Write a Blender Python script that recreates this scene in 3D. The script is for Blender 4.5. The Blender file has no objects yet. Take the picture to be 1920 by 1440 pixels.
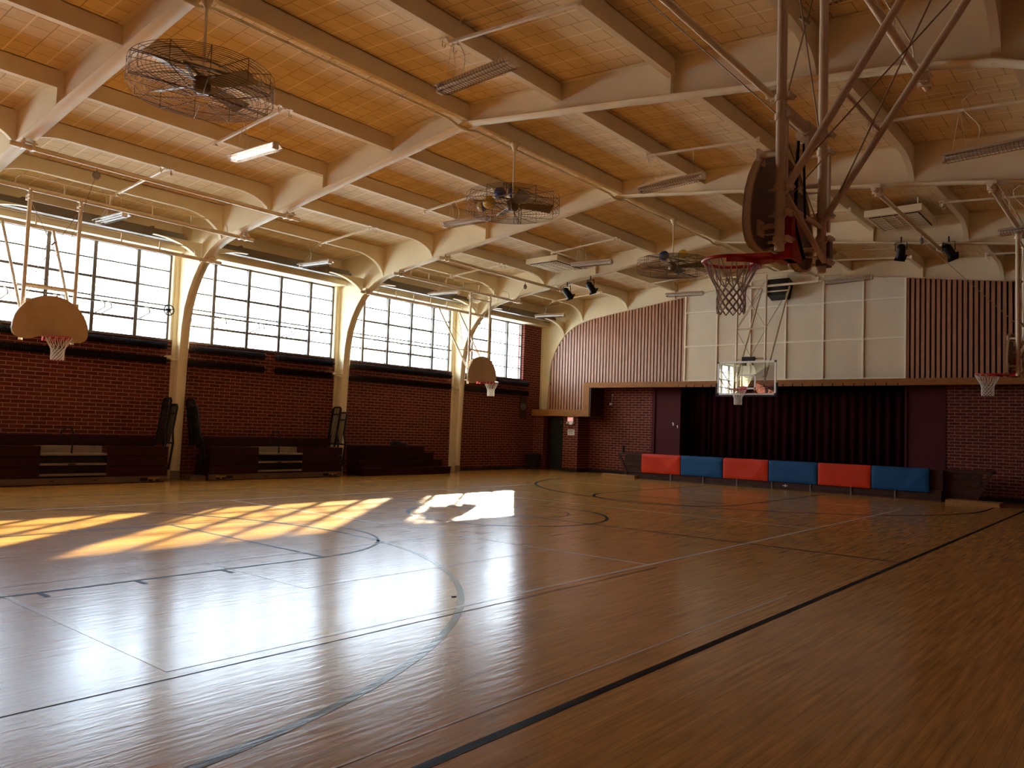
import bpy, bmesh, math, random
from mathutils import Vector, Matrix
random.seed(7)
PI = math.pi
SC = bpy.context.scene
COL = SC.collection

# ------------------------------------------------------------------ helpers
class MB:
    """collects shapes; build() links them as ONE mesh object"""
    def __init__(s, T=None):
        s.v = []; s.f = []; s.sm = []; s.T = T
    def add(s, vs, fs, smooth=False):
        n = len(s.v); s.v += [Vector(v) for v in vs]
        s.f += [tuple(i + n for i in f) for f in fs]; s.sm += [smooth] * len(fs)
        return s
    def box(s, x0, x1, y0, y1, z0, z1):
        vs = [(x, y, z) for z in (z0, z1) for y in (y0, y1) for x in (x0, x1)]
        return s.add(vs, [(0, 2, 3, 1), (4, 5, 7, 6), (0, 1, 5, 4), (2, 6, 7, 3), (0, 4, 6, 2), (1, 3, 7, 5)])
    def bar(s, p0, p1, w, h, up=(0, 0, 1)):
        p0 = Vector(p0); p1 = Vector(p1); d = (p1 - p0).normalized(); u = Vector(up)
        if abs(d.dot(u)) > .98: u = Vector((1, 0, 0))
        a = d.cross(u).normalized(); b = a.cross(d).normalized()
        vs = [p + a * i * w / 2 + b * j * h / 2 for p in (p0, p1) for j in (-1, 1) for i in (-1, 1)]
        return s.add(vs, [(0, 2, 3, 1), (4, 5, 7, 6), (0, 1, 5, 4), (2, 6, 7, 3), (0, 4, 6, 2), (1, 3, 7, 5)])
    def tube(s, pts, r, seg=8, closed=False, r1=None):
        pts = [Vector(p) for p in pts]; n = len(pts); vs = []; fs = []; a = None
        for i, p in enumerate(pts):
            if closed: d = pts[(i + 1) % n] - pts[i - 1]
            else: d = pts[min(i + 1, n - 1)] - pts[max(i - 1, 0)]
            d.normalize()
            if a is None:
                a = d.orthogonal().normalized()
            a = (a - d * a.dot(d))
            if a.length < 1e-6: a = d.orthogonal()
            a.normalize(); b = d.cross(a)
            rr = r if r1 is None else r + (r1 - r) * i / (n - 1)
            vs += [p + (a * math.cos(2 * PI * k / seg) + b * math.sin(2 * PI * k / seg)) * rr for k in range(seg)]
        m = n if closed else n - 1
        for i in range(m):
            j = (i + 1) % n
            for k in range(seg):
                l = (k + 1) % seg
                fs.append((i * seg + k, i * seg + l, j * seg + l, j * seg + k))
        s.add(vs, fs, True)
        if not closed:
            s.add(vs[:seg], [tuple(range(seg))[::-1]]); s.add(vs[-seg:], [tuple(range(seg))])
        return s
    def ring(s, c, R, r, seg=24, rs=6, axis=2):
        pts = []
        for k in range(seg):
            t = 2 * PI * k / seg; p = [math.cos(t) * R, math.sin(t) * R]; p.insert(axis, 0.0)
            pts.append(Vector(c) + Vector(p))
        return s.tube(pts, r, rs, True)
    def lathe(s, prof, c, seg=20):
        vs = []; fs = []
        for r, z in prof:
            vs += [(c[0] + r * math.cos(2 * PI * k / seg), c[1] + r * math.sin(2 * PI * k / seg), c[2] + z) for k in range(seg)]
        for i in range(len(prof) - 1):
            for k in range(seg):
                l = (k + 1) % seg; fs.append((i * seg + k, i * seg + l, (i + 1) * seg + l, (i + 1) * seg + k))
        return s.add(vs, fs, True)
    def sphere(s, c, r, seg=20):
        h = seg // 2
        return s.lathe([(r * math.sin(PI * i / h) + 1e-5, -r * math.cos(PI * i / h)) for i in range(h + 1)], c, seg)
    def prism(s, poly, axis, a0, a1, smooth=False):
        """poly in the two other axes, extruded from a0 to a1 along axis"""
        def P(p, a):
            q = list(p); q.insert(axis, a); return q
        n = len(poly)
        s.add([P(p, a0) for p in poly], [tuple(range(n))]); s.add([P(p, a1) for p in poly], [tuple(range(n))[::-1]])
        return s.add([P(p, a) for a in (a0, a1) for p in poly], [(i, (i + 1) % n, n + (i + 1) % n, n + i) for i in range(n)], smooth)
    def build(s, name, m, parent=None):
        off = Vector((0, 0, 0))
        q = parent
        while q is not None:
            off += q.location; q = q.parent
        T = s.T or Matrix.Identity(4)
        me = bpy.data.meshes.new(name)
        me.from_pydata([tuple((T @ v) - off) for v in s.v], [], s.f)
        me.polygons.foreach_set('use_smooth', s.sm); me.update()
        bm = bmesh.new(); bm.from_mesh(me); bmesh.ops.recalc_face_normals(bm, faces=bm.faces); bm.to_mesh(me); bm.free()
        o = bpy.data.objects.new(name, me); COL.objects.link(o)
        if m is not None: me.materials.append(m)
        if parent is not None: o.parent = parent
        return o

def tag(o, label, cat=None, group=None, kind=None):
    if label: o['label'] = label
    if cat: o['category'] = cat
    if group: o['group'] = group
    if kind: o['kind'] = kind
    return o
def thing(name, label, cat, loc, group=None, kind=None):
    o = bpy.data.objects.new(name, None); COL.objects.link(o); o.location = loc; o.empty_display_size = .1
    return tag(o, label, cat, group, kind)
def struct(o, label, cat='structure'):
    return tag(o, label, cat, None, 'structure')
def copy_tree(o, loc, label=None):
    r = o.copy(); COL.objects.link(r); r.location = loc
    if label: r['label'] = label
    for c in list(o.children):
        d = c.copy(); COL.objects.link(d); d.parent = r
        for g in list(c.children):
            e = g.copy(); COL.objects.link(e); e.parent = d
    return r

# ------------------------------------------------------------------ materials
def new_mat(name):
    m = bpy.data.materials.new(name); m.use_nodes = True; nt = m.node_tree
    return m, nt, nt.nodes['Principled BSDF'], nt.nodes, nt.links
def paint(name, col, rough=.5, metal=0., var=.12, scale=3., bump=0., spec=.5, bscale=None):
    m, nt, b, N, L = new_mat(name)
    b.inputs['Roughness'].default_value = rough; b.inputs['Metallic'].default_value = metal
    b.inputs['Specular IOR Level'].default_value = spec
    tc = N.new('ShaderNodeTexCoord'); no = N.new('ShaderNodeTexNoise'); no.inputs['Scale'].default_value = scale; no.inputs['Detail'].default_value = 5
    L.new(tc.outputs['Object'], no.inputs['Vector'])
    r = N.new('ShaderNodeValToRGB'); r.color_ramp.elements[0].position = .3; r.color_ramp.elements[1].position = .7
    r.color_ramp.elements[0].color = [c * (1 - var) for c in col] + [1]; r.color_ramp.elements[1].color = [min(1, c * (1 + var)) for c in col] + [1]
    L.new(no.outputs['Fac'], r.inputs['Fac']); L.new(r.outputs['Color'], b.inputs['Base Color'])
    if bump:
        n2 = N.new('ShaderNodeTexNoise'); n2.inputs['Scale'].default_value = bscale or scale * 6
        L.new(tc.outputs['Object'], n2.inputs['Vector'])
        bp = N.new('ShaderNodeBump'); bp.inputs['Strength'].default_value = bump; bp.inputs['Distance'].default_value = .02
        L.new(n2.outputs['Fac'], bp.inputs['Height']); L.new(bp.outputs['Normal'], b.inputs['Normal'])
    return m
def wood(name, col, stretch=(1, 1, 1), rough=.4, var=.35, scale=6., spec=.2):
    m, nt, b, N, L = new_mat(name); b.inputs['Specular IOR Level'].default_value = spec
    b.inputs['Roughness'].default_value = rough
    tc = N.new('ShaderNodeTexCoord'); mp = N.new('ShaderNodeMapping'); mp.inputs['Scale'].default_value = stretch
    L.new(tc.outputs['Object'], mp.inputs['Vector'])
    no = N.new('ShaderNodeTexNoise'); no.inputs['Scale'].default_value = scale; no.inputs['Detail'].default_value = 6; no.inputs['Distortion'].default_value = .6
    L.new(mp.outputs['Vector'], no.inputs['Vector'])
    r = N.new('ShaderNodeValToRGB'); r.color_ramp.elements[0].position = .35; r.color_ramp.elements[1].position = .68
    r.color_ramp.elements[0].color = [c * (1 - var) for c in col] + [1]; r.color_ramp.elements[1].color = [min(1, c * (1 + var)) for c in col] + [1]
    L.new(no.outputs['Fac'], r.inputs['Fac']); L.new(r.outputs['Color'], b.inputs['Base Color'])
    return m
def axes_vec(N, L, a, b_):
    tc = N.new('ShaderNodeTexCoord'); sx = N.new('ShaderNodeSeparateXYZ'); cx = N.new('ShaderNodeCombineXYZ')
    L.new(tc.outputs['Object'], sx.inputs[0]); L.new(sx.outputs[a], cx.inputs[0]); L.new(sx.outputs[b_], cx.inputs[1])
    return cx.outputs[0]
def brick(name, a):
    m, nt, b, N, L = new_mat(name); v = axes_vec(N, L, a, 2)
    t = N.new('ShaderNodeTexBrick'); L.new(v, t.inputs['Vector'])
    t.inputs['Scale'].default_value = 1; t.inputs['Brick Width'].default_value = .305; t.inputs['Row Height'].default_value = .0935
    t.inputs['Mortar Size'].default_value = .009; t.inputs['Mortar Smooth'].default_value = .15; t.inputs['Bias'].default_value = -.1
    t.inputs['Color1'].default_value = (.17, .032, .022, 1); t.inputs['Color2'].default_value = (.105, .02, .016, 1); t.inputs['Mortar'].default_value = (.42, .21, .145, 1)
    no = N.new('ShaderNodeTexNoise'); no.inputs['Scale'].default_value = 9; no.inputs['Detail'].default_value = 4; L.new(v, no.inputs['Vector'])
    mx = N.new('ShaderNodeMix'); mx.data_type = 'RGBA'; mx.blend_type = 'MULTIPLY'; mx.inputs[0].default_value = .5
    L.new(t.outputs['Color'], mx.inputs[6]); L.new(no.outputs['Color'], mx.inputs[7])
    g = N.new('ShaderNodeMix'); g.data_type = 'RGBA'; g.blend_type = 'MIX'; g.inputs[0].default_value = .6
    L.new(t.outputs['Color'], g.inputs[6]); L.new(mx.outputs[2], g.inputs[7])
    L.new(g.outputs[2], b.inputs['Base Color']); b.inputs['Roughness'].default_value = .8; b.inputs['Specular IOR Level'].default_value = .12
    bp = N.new('ShaderNodeBump'); bp.inputs['Strength'].default_value = .5; bp.inputs['Distance'].default_value = .008; bp.invert = True
    L.new(t.outputs['Fac'], bp.inputs['Height']); L.new(bp.outputs['Normal'], b.inputs['Normal'])
    return m
def emit(name, col, s):
    m, nt, b, N, L = new_mat(name); b.inputs['Base Color'].default_value = (.8, .8, .8, 1)
    b.inputs['Emission Color'].default_value = tuple(col) + (1,); b.inputs['Emission Strength'].default_value = s
    return m
def glass(name, tint, lo, rough=.0, ior=1.5):
    m, nt, b, N, L = new_mat(name)
    tr = N.new('ShaderNodeBsdfTransparent'); tr.inputs[0].default_value = tuple(tint) + (1,)
    gl = N.new('ShaderNodeBsdfGlossy'); gl.inputs['Roughness'].default_value = rough
    fr = N.new('ShaderNodeLayerWeight'); fr.inputs['Blend'].default_value = .5
    pw = N.new('ShaderNodeMath'); pw.operation = 'POWER'; pw.inputs[1].default_value = 5; L.new(fr.outputs['Facing'], pw.inputs[0])
    ad = N.new('ShaderNodeMath'); ad.inputs[1].default_value = lo; L.new(pw.outputs[0], ad.inputs[0])
    mx = N.new('ShaderNodeMixShader'); L.new(ad.outputs[0], mx.inputs[0]); L.new(tr.outputs[0], mx.inputs[1]); L.new(gl.outputs[0], mx.inputs[2])
    L.new(mx.outputs[0], N['Material Output'].inputs['Surface'])
    return m

M = {}
M['cream'] = paint('cream paint', (.76, .64, .42), .6, var=.05, scale=1.2, spec=.2)
M['pipe'] = paint('tan painted pipe', (.70, .57, .39), .42, var=.08, scale=5)
M['brickY'] = brick('red brick along hall', 1)
M['brickX'] = brick('red brick across hall', 0)
M['slat'] = wood('brown slat wood', (.42, .19, .10), (8, 8, .6), .36, .18, spec=.5)
M['fascia'] = wood('orange brown trim wood', (.29, .115, .028), (.5, 6, 6), .6, .2)
M['dark'] = paint('near black backing', (.012, .008, .007), .8)
M['black'] = paint('black metal', (.008, .008, .008), .5, var=.3, spec=.25)
M['blackfab'] = paint('dark finned metal', (.02, .012, .010), .8, var=.3, scale=20, spec=.15)
M['panel'] = paint('off white acoustic panel', (.70, .60, .45), .85, var=.03, scale=2)
M['maroon'] = paint('maroon plastic', (.028, .004, .006), .5, var=.1, spec=.2)
M['maroonpaint'] = paint('maroon painted door', (.085, .015, .018), .65, var=.06, scale=1, spec=.12)
M['velvet'] = paint('maroon velvet', (.030, .0022, .0055), .95, var=.2, scale=4, spec=.1)
M['darkwood'] = wood('dark red brown wood', (.062, .022, .013), (1, 5, 5), .5, .3)
M['lightwood'] = wood('light brown wood', (.36, .17, .055), (1, 6, 6), .45, .2)
M['greywood'] = paint('worn grey step', (.24, .19, .15), .5, var=.2, scale=5)
M['kick'] = paint('grey brown kick panel', (.13, .085, .06), .5, var=.15, scale=4)
M['red'] = paint('red vinyl', (.62, .038, .008), .5, spec=.18, var=.06, scale=3, bump=.35, bscale=4)
M['blue'] = paint('blue vinyl', (.010, .075, .20), .5, spec=.18, var=.06, scale=3, bump=.35, bscale=4)
M['orange'] = paint('red rim steel', (.45, .012, .012), .35, var=.1)
M['net'] = paint('white net cord', (.75, .70, .62), .8, var=.1, scale=30)
M['netgrey'] = paint('worn net cord', (.42, .33, .27), .8, var=.15, scale=30)
M['batten'] = paint('pale panel batten', (.84, .76, .60), .8, var=.03)
M['board'] = paint('beige steel board', (.46, .31, .16), .5, var=.08, scale=4)
M['boarddark'] = paint('grey brown board back', (.16, .12, .09), .5, var=.1, scale=4)
M['grey'] = paint('grey metal', (.30, .28, .25), .4, var=.1)
M['mull'] = paint('dark window bar', (.13, .11, .085), .5, var=.1)
M['white'] = paint('white plastic', (.80, .78, .74), .5, var=.03)
M['steel'] = paint('bare steel', (.5, .5, .5), .3, .8, var=.1)
M['fixture'] = paint('white lamp housing', (.62, .52, .40), .4, var=.06)
M['tubeoff'] = paint('unlit lamp tube', (.80, .76, .68), .25, var=.03)
M['cable'] = paint('tan brace cable', (.30, .20, .12), .5, var=.1, spec=.2)
M['wire'] = paint('brown wire guard', (.10, .055, .025), .6, var=.1, spec=.25)
M['blade'] = paint('brown grey fan blade', (.17, .12, .075), .3, .5, var=.15)
M['ballblue'] = paint('blue ball leather', (.02, .06, .22), .5)
M['ballyellow'] = paint('yellow ball leather', (.65, .42, .03), .5)
M['card'] = paint('brown board', (.34, .20, .09), .7)
M['green'] = paint('grey green bell metal', (.09, .11, .09), .5)
M['plastic'] = paint('dark grey plastic', (.018, .024, .026), .5, var=.2)
M['bark'] = paint('pale bark', (.30, .27, .24), .9, var=.2, scale=10)
M['ground'] = paint('bright snowy ground', (.88, .87, .85), .95, var=.03, scale=.5)
M['hedge'] = paint('pale grey hedge', (.34, .34, .31), .95, var=.3, scale=6)
M['tan_duct'] = paint('brown sheet metal', (.15, .11, .065), .5, var=.08)
M['glass'] = glass('window glass', (.97, .99, 1), .02)
M['boardglass'] = glass('backboard glass', (.80, .84, .82), .16)
M['lit'] = emit('lit tube', (1, .97, .9), 1.6)
M['exit_red'] = emit('exit letter red', (1, .03, .04), 1.0)
M['exit_face'] = emit('exit sign face', (1, .7, .65), .06)

def floor_mat(name='maple floor', flat=None, spec=.29, dr=0.):
    m, nt, b, N, L = new_mat(name); v = axes_vec(N, L, 1, 0)
    t = N.new('ShaderNodeTexBrick'); L.new(v, t.inputs['Vector'])
    t.inputs['Scale'].default_value = 1; t.inputs['Brick Width'].default_value = .85; t.inputs['Row Height'].default_value = .058
    t.inputs['Mortar Size'].default_value = .0012; t.inputs['Mortar Smooth'].default_value = 0; t.offset = .37; t.offset_frequency = 3
    t.inputs['Color1'].default_value = (.58, .295, .068, 1); t.inputs['Color2'].default_value = (.515, .25, .054, 1); t.inputs['Mortar'].default_value = (.28, .12, .03, 1)
    mp = N.new('ShaderNodeMapping'); mp.inputs['Scale'].default_value = (.5, 9, 1); L.new(v, mp.inputs['Vector'])
    no = N.new('ShaderNodeTexNoise'); no.inputs['Scale'].default_value = 3; no.inputs['Detail'].default_value = 6; L.new(mp.outputs[0], no.inputs['Vector'])
    r = N.new('ShaderNodeValToRGB'); r.color_ramp.elements[0].color = (.62, .62, .62, 1); r.color_ramp.elements[1].color = (1.15, 1.12, 1.08, 1)
    r.color_ramp.elements[0].position = .3; r.color_ramp.elements[1].position = .7
    L.new(no.outputs['Fac'], r.inputs['Fac'])
    mx = N.new('ShaderNodeMix'); mx.data_type = 'RGBA'; mx.blend_type = 'MULTIPLY'; mx.inputs[0].default_value = 1
    L.new(t.outputs['Color'], mx.inputs[6]); L.new(r.outputs['Color'], mx.inputs[7])
    if flat is None: L.new(mx.outputs[2], b.inputs['Base Color'])
    else: b.inputs['Base Color'].default_value = tuple(flat) + (1,)
    # varnish: uneven sheen and long shallow ripples across the strips
    n3 = N.new('ShaderNodeTexNoise'); n3.inputs['Scale'].default_value = 2.2; n3.inputs['Detail'].default_value = 5; L.new(v, n3.inputs['Vector'])
    mr = N.new('ShaderNodeMapRange'); mr.inputs[3].default_value = .16 + dr; mr.inputs[4].default_value = .24 + dr; L.new(n3.outputs['Fac'], mr.inputs[0]); L.new(mr.outputs[0], b.inputs['Roughness'])
    m2 = N.new('ShaderNodeMapping'); m2.inputs['Scale'].default_value = (1.2, 7, 1); L.new(v, m2.inputs['Vector'])
    n2 = N.new('ShaderNodeTexNoise'); n2.inputs['Scale'].default_value = 2.4; n2.inputs['Detail'].default_value = 4; n2.inputs['Roughness'].default_value = .6; L.new(m2.outputs[0], n2.inputs['Vector'])
    bp = N.new('ShaderNodeBump'); bp.inputs['Strength'].default_value = .2; bp.inputs['Distance'].default_value = .010
    L.new(n2.outputs['Fac'], bp.inputs['Height']); L.new(bp.outputs['Normal'], b.inputs['Normal'])
    b.inputs['Specular IOR Level'].default_value = spec
    return m
def deck_mat():
    m, nt, b, N, L = new_mat('tan roof deck tiles'); v = axes_vec(N, L, 0, 1)
    t = N.new('ShaderNodeTexBrick'); L.new(v, t.inputs['Vector'])
    t.inputs['Scale'].default_value = 1; t.inputs['Brick Width'].default_value = .305; t.inputs['Row Height'].default_value = .61
    t.inputs['Mortar Size'].default_value = .007; t.inputs['Mortar Smooth'].default_value = .1
    t.inputs['Color1'].default_value = (.77, .58, .32, 1); t.inputs['Color2'].default_value = (.71, .53, .285, 1); t.inputs['Mortar'].default_value = (.42, .26, .12, 1)
    t2 = N.new('ShaderNodeTexBrick'); m0 = N.new('ShaderNodeMapping'); m0.inputs['Location'].default_value = (0, .305, 0); L.new(v, m0.inputs['Vector']); L.new(m0.outputs[0], t2.inputs['Vector'])   # pale mid seams
    t2.inputs['Scale'].default_value = 1; t2.inputs['Brick Width'].default_value = 60; t2.inputs['Row Height'].default_value = .61; t2.inputs['Mortar Size'].default_value = .013; t2.inputs['Mortar Smooth'].default_value = 0
    mx = N.new('ShaderNodeMix'); mx.data_type = 'RGBA'; mx.inputs[7].default_value = (.95, .78, .54, 1)
    mu = N.new('ShaderNodeMath'); mu.operation = 'MULTIPLY'; mu.inputs[1].default_value = .8
    L.new(t2.outputs['Fac'], mu.inputs[0]); L.new(mu.outputs[0], mx.inputs[0]); L.new(t.outputs['Color'], mx.inputs[6])
    mp = N.new('ShaderNodeMapping'); mp.inputs['Scale'].default_value = (1, 1, 1); L.new(v, mp.inputs['Vector'])
    no = N.new('ShaderNodeTexNoise'); no.inputs['Scale'].default_value = 3; no.inputs['Detail'].default_value = 8; L.new(mp.outputs[0], no.inputs['Vector'])
    r = N.new('ShaderNodeValToRGB'); r.color_ramp.elements[0].color = (.86, .84, .82, 1); r.color_ramp.elements[1].color = (1.08, 1.08, 1.08, 1)
    L.new(no.outputs['Fac'], r.inputs['Fac'])
    m2 = N.new('ShaderNodeMix'); m2.data_type = 'RGBA'; m2.blend_type = 'MULTIPLY'; m2.inputs[0].default_value = 1
    L.new(mx.outputs[2], m2.inputs[6]); L.new(r.outputs['Color'], m2.inputs[7]); L.new(m2.outputs[2], b.inputs['Base Color'])
    b.inputs['Roughness'].default_value = .8
    wv = N.new('ShaderNodeTexWave'); wv.bands_direction = 'Y'; wv.inputs['Scale'].default_value = 9; wv.inputs['Distortion'].default_value = 1.2; wv.inputs['Detail Scale'].default_value = 6; L.new(v, wv.inputs['Vector'])
    bp = N.new('ShaderNodeBump'); bp.inputs['Strength'].default_value = .25; bp.inputs['Distance'].default_value = .01
    L.new(wv.outputs['Fac'], bp.inputs['Height']); L.new(bp.outputs['Normal'], b.inputs['Normal'])
    return m
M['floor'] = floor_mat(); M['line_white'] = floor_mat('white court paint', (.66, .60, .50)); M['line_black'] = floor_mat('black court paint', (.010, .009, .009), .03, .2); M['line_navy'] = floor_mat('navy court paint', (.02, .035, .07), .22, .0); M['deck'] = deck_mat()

# ------------------------------------------------------------------ dimensions
XR = -9.625                       # ridge
XL, XW, XG = -19.5, -19.85, -20.02  # column face, brick face, glass
XRW = 2 * XR - XW                 # right brick face
FY = [-5.59, -.35, 4.89, 10.13, 15.37, 20.61, 25.86]   # frames
Y0, Y1 = -.52, 26.2               # end walls' faces
def deck(u): return 7.42 - .069 * abs(u)
PROF = [(0, 7.06), (1.6, 6.85), (2.7, 6.715), (4.2, 6.52), (5.6, 6.33), (6.9, 6.16), (7.6, 6.05), (8.2, 5.92), (8.5, 5.81), (8.8, 5.63),
        (9.05, 5.43), (9.3, 5.13), (9.5, 4.80), (9.66, 4.40), (9.75, 3.9), (9.8, 3.0), (9.85, 1.6), (9.87, 0)]
def fz(u):
    u = abs(u)
    for (a, b), (c, d) in zip(PROF, PROF[1:]):
        if a <= u <= c: return b + (d - b) * (u - a) / (c - a)
    return 0
PU = [XR + 2.06 * k for k in range(-4, 5)]    # purlins

# ------------------------------------------------------------------ floor and court lines
fl = MB().box(XW - .3, XRW + .3, Y0 - .3, Y1 + 3.2, -.15, 0).build('floor', M['floor'])
struct(fl, 'glossy orange maple strip floor with court lines', 'floor')
def line(name, mb, m):
    o = mb.build(name, m, fl); o['kind'] = 'structure'; return o
LZ = (.0006, .0016)
def arcline(mb, cx, cy, r, w, a0, a1, n=64):
    z = LZ[1]; vs = []; fs = []
    for i in range(n + 1):
        t = a0 + (a1 - a0) * i / n
        for q in (r - w / 2, r + w / 2): vs.append((cx + q * math.cos(t), cy + q * math.sin(t), z))
    fs = [(2 * i, 2 * i + 1, 2 * i + 3, 2 * i + 2) for i in range(n)]
    mb.add(vs, fs)
def lx(mb, y, x0, x1, w): mb.add([(x0, y - w / 2, LZ[1]), (x1, y - w / 2, LZ[1]), (x1, y + w / 2, LZ[1]), (x0, y + w / 2, LZ[1])], [(0, 1, 2, 3)])
def ly(mb, x, y0, y1, w, dz=.0003): mb.add([(x - w / 2, y0, LZ[1] + dz), (x + w / 2, y0, LZ[1] + dz), (x + w / 2, y1, LZ[1] + dz), (x - w / 2, y1, LZ[1] + dz)], [(0, 1, 2, 3)])
CX = -9.45
b = MB(); ly(b, -2.66, .03, 24.1, .062); ly(b, -16.25, .03, 24.1, .05); lx(b, .03, -16.25, -2.66, .05); lx(b, 24.1, -16.25, -2.66, .05)
lx(b, 11.4, -16.25, -2.66, .06); arcline(b, CX, 11.4, 1.85, .065, 0, 2 * PI); arcline(b, CX, 11.9, .85, .035, -1.2, 1.9)
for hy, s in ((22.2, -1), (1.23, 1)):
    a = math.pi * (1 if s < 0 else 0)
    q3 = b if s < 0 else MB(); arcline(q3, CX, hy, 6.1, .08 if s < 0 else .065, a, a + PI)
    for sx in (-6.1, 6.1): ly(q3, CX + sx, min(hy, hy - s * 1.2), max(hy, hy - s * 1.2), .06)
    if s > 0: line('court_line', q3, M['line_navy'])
    fy = hy + s * 4.6; arcline(b, CX, fy, 1.83, .075 if s < 0 else .042, a, a + PI); lx(b, fy, CX - 1.83, CX + 1.83, .05)
    for sx in (-1, 1):
        ly(b, CX + sx * 1.83, min(fy, hy - s * 1.6), max(fy, hy - s * 1.6), .05)
        for q in (.6, 1.55, 2.4, 3.3):
            lx(b, hy + s * q, CX + sx * 1.93 - .12, CX + sx * 1.93 + .12, .05)
ly(b, -4.64, 0, 8.4, .012)
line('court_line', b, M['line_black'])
b = MB(); ly(b, -4.80, 2.5, 20.4, .05); ly(b, -14.1, 2.5, 20.4, .045); lx(b, 2.53, -14.1, -4.8, .055); lx(b, 20.4, -14.1, -4.8, .045)
lx(b, 8.5, -14.1, -4.8, .045); lx(b, 14.3, -14.1, -4.8, .045); ly(b, -8.05, 2.6, 8.5, .028); lx(b, 4.63, -8.05, -6.3, .03); ly(b, -6.3, 4.63, 8.5, .022)
ly(b, -2.94, 0, 8.0, .016)
line('court_line', b, M['line_white'])
tag(MB().lathe([(.0, .004), (.02, .004), (.024, 0)], (-5.11, 5.42, .001), 14).build('floor_plug', M['black'], fl), None, None, None, 'structure')

# ------------------------------------------------------------------ roof deck and walls
c = MB()
for s in (-1, 1):
    e = 11.4
    c.prism([(XR, deck(0)), (XR + s * e, deck(e)), (XR + s * e, deck(e) + .2), (XR, deck(0) + .2)], 1, Y0 - .35, Y1 + 3.2)
struct(c.build('ceiling', M['deck']), 'low pitched tan tiled roof deck', 'ceiling')

w = MB(); SILL, HEAD = 3.585, 5.84
w.box(XW - .3, XW, Y0 - .3, Y1 + 3.2, 0, SILL); w.box(XW - .3, XW, 24.62, Y1 + 3.2, SILL, 5.98)
struct(w.build('wall_left', M['brickY']), 'dark red brick wall under the tall windows', 'wall')
w = MB(); w.box(XW - .3, XW, Y0 - .3, 24.62, HEAD, 5.98); w.box(XW - .3, XW, Y0 - .3, Y1 + 3.2, 5.98, deck(10.4) + .04)
for a, c in zip(FY[1:], FY[2:]): w.box(XW, -19.42, a + .13, c - .13, HEAD, 5.97)
w.box(XW - .3, XW - .02, Y0 - .3, FY[1] + .16, SILL, HEAD)
for y in FY[1:-1]: w.box(XW - .24, XW, y - .17, y + .17, SILL, HEAD)
struct(w.build('trim_1', M['cream']), 'cream header beam and jambs around the tall windows', 'trim')
w = MB(); w.box(XW - 1.0, XW - .3, Y0 - .3, Y1, 5.93, 6.0)
struct(w.build('trim_2', M['cream']), 'cream eave soffit outside above the windows', 'trim')
struct(MB().box(XRW, XRW + .3, Y0 - .3, Y1 + 3.2, 0, deck(10.4) + .05).build('wall_right', M['brickY']), 'dark brick wall on the unlit side of the hall', 'wall')
w = MB(); w.prism([(XW - .3, 0), (XRW + .3, 0), (XRW + .3, deck(10.7) + .02), (XR, deck(0) + .02), (XW - .3, deck(10.7) + .02)], 1, Y0 - .3, Y0)
struct(w.build('wall_back', M['brickX']), 'brick end wall opposite the stage', 'wall')
w = MB(); w.box(-17.64, -14.72, Y1, Y1 + .3, 0, 3.6); w.box(-5.0, XRW, Y1, Y1 + .3, 0, 3.6); w.box(-18.35, -17.64, 25.4, Y1 + .3, 0, 2.3)
w.box(XW - .02, -19.33, 25.4, 25.6, 0, 2.3); w.box(-14.72, -13.74, Y1 + .15, Y1 + .45, 0, 3.6); w.box(-5.98, -5.0, Y1 + .15, Y1 + .45, 0, 3.6)
struct(w.build('wall_stage', M['brickX']), 'red brick wall beside the stage opening', 'wall')
w = MB(); w.box(-17.3, XRW, 25.842, Y1 + .3, 3.34, 3.6); w.prism([(XR - 9.72, 2.4), (-17.3, 2.4), (-17.3, 3.4), (XR + 9.72, 3.4)] + [(XR + u, fz(u) - .02) for u in (9.72, 9.5, 9.05, 8.5, 7.6, 5.6, 2.7, 0, -2.7, -5.6, -7.6, -8.5, -9.05, -9.5, -9.72)], 1, 25.842, 25.9); w.box(XW, -17.05, 25.45, Y1 + .3, 2.3, 2.4); w.box(-19.42, -17.3, 25.842, Y1 + .3, 2.4, 3.5)
poly = [(XW, 2.4), (-17.3, 2.4), (-17.3, 3.4), (XRW, 3.4)]
us = [10.2, 9.8, 9.3, 8.8, 8.2, 7, 5, 2.5, 0, -2.5, -5, -7, -8.2, -8.8, -9.3, -9.8, -10.2]
poly += [(XR + u, deck(u) + .02) for u in us]
w.prism(poly, 1, 25.9, Y1 + .3)
w.box(XW - .3, XRW + .3, Y1 + 2.9, Y1 + 3.2, 0, 8)
struct(w.build('wall_upper', M['dark']), 'dark backing of the slatted wall above the stage', 'wall')

# baseboards
struct(MB().box(XW, XW + .03, 19.6, 25.4, 0, .12).box(XW, XW + .03, Y0, 5.2, 0, .12).build('baseboard_left', M['dark']), 'black rubber base along the window wall', 'baseboard')
struct(MB().box(-17.64, -15.2, Y1 - .03, Y1, 0, .12).box(-18.37, -17.62, 25.37, 25.4, 0, .12).box(-17.64, -17.61, 25.37, Y1, 0, .12).box(-4.4, XRW, Y1 - .03, Y1, 0, .12).build('baseboard_stage', M['dark']),
       'black rubber base along the stage wall', 'baseboard')

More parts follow.
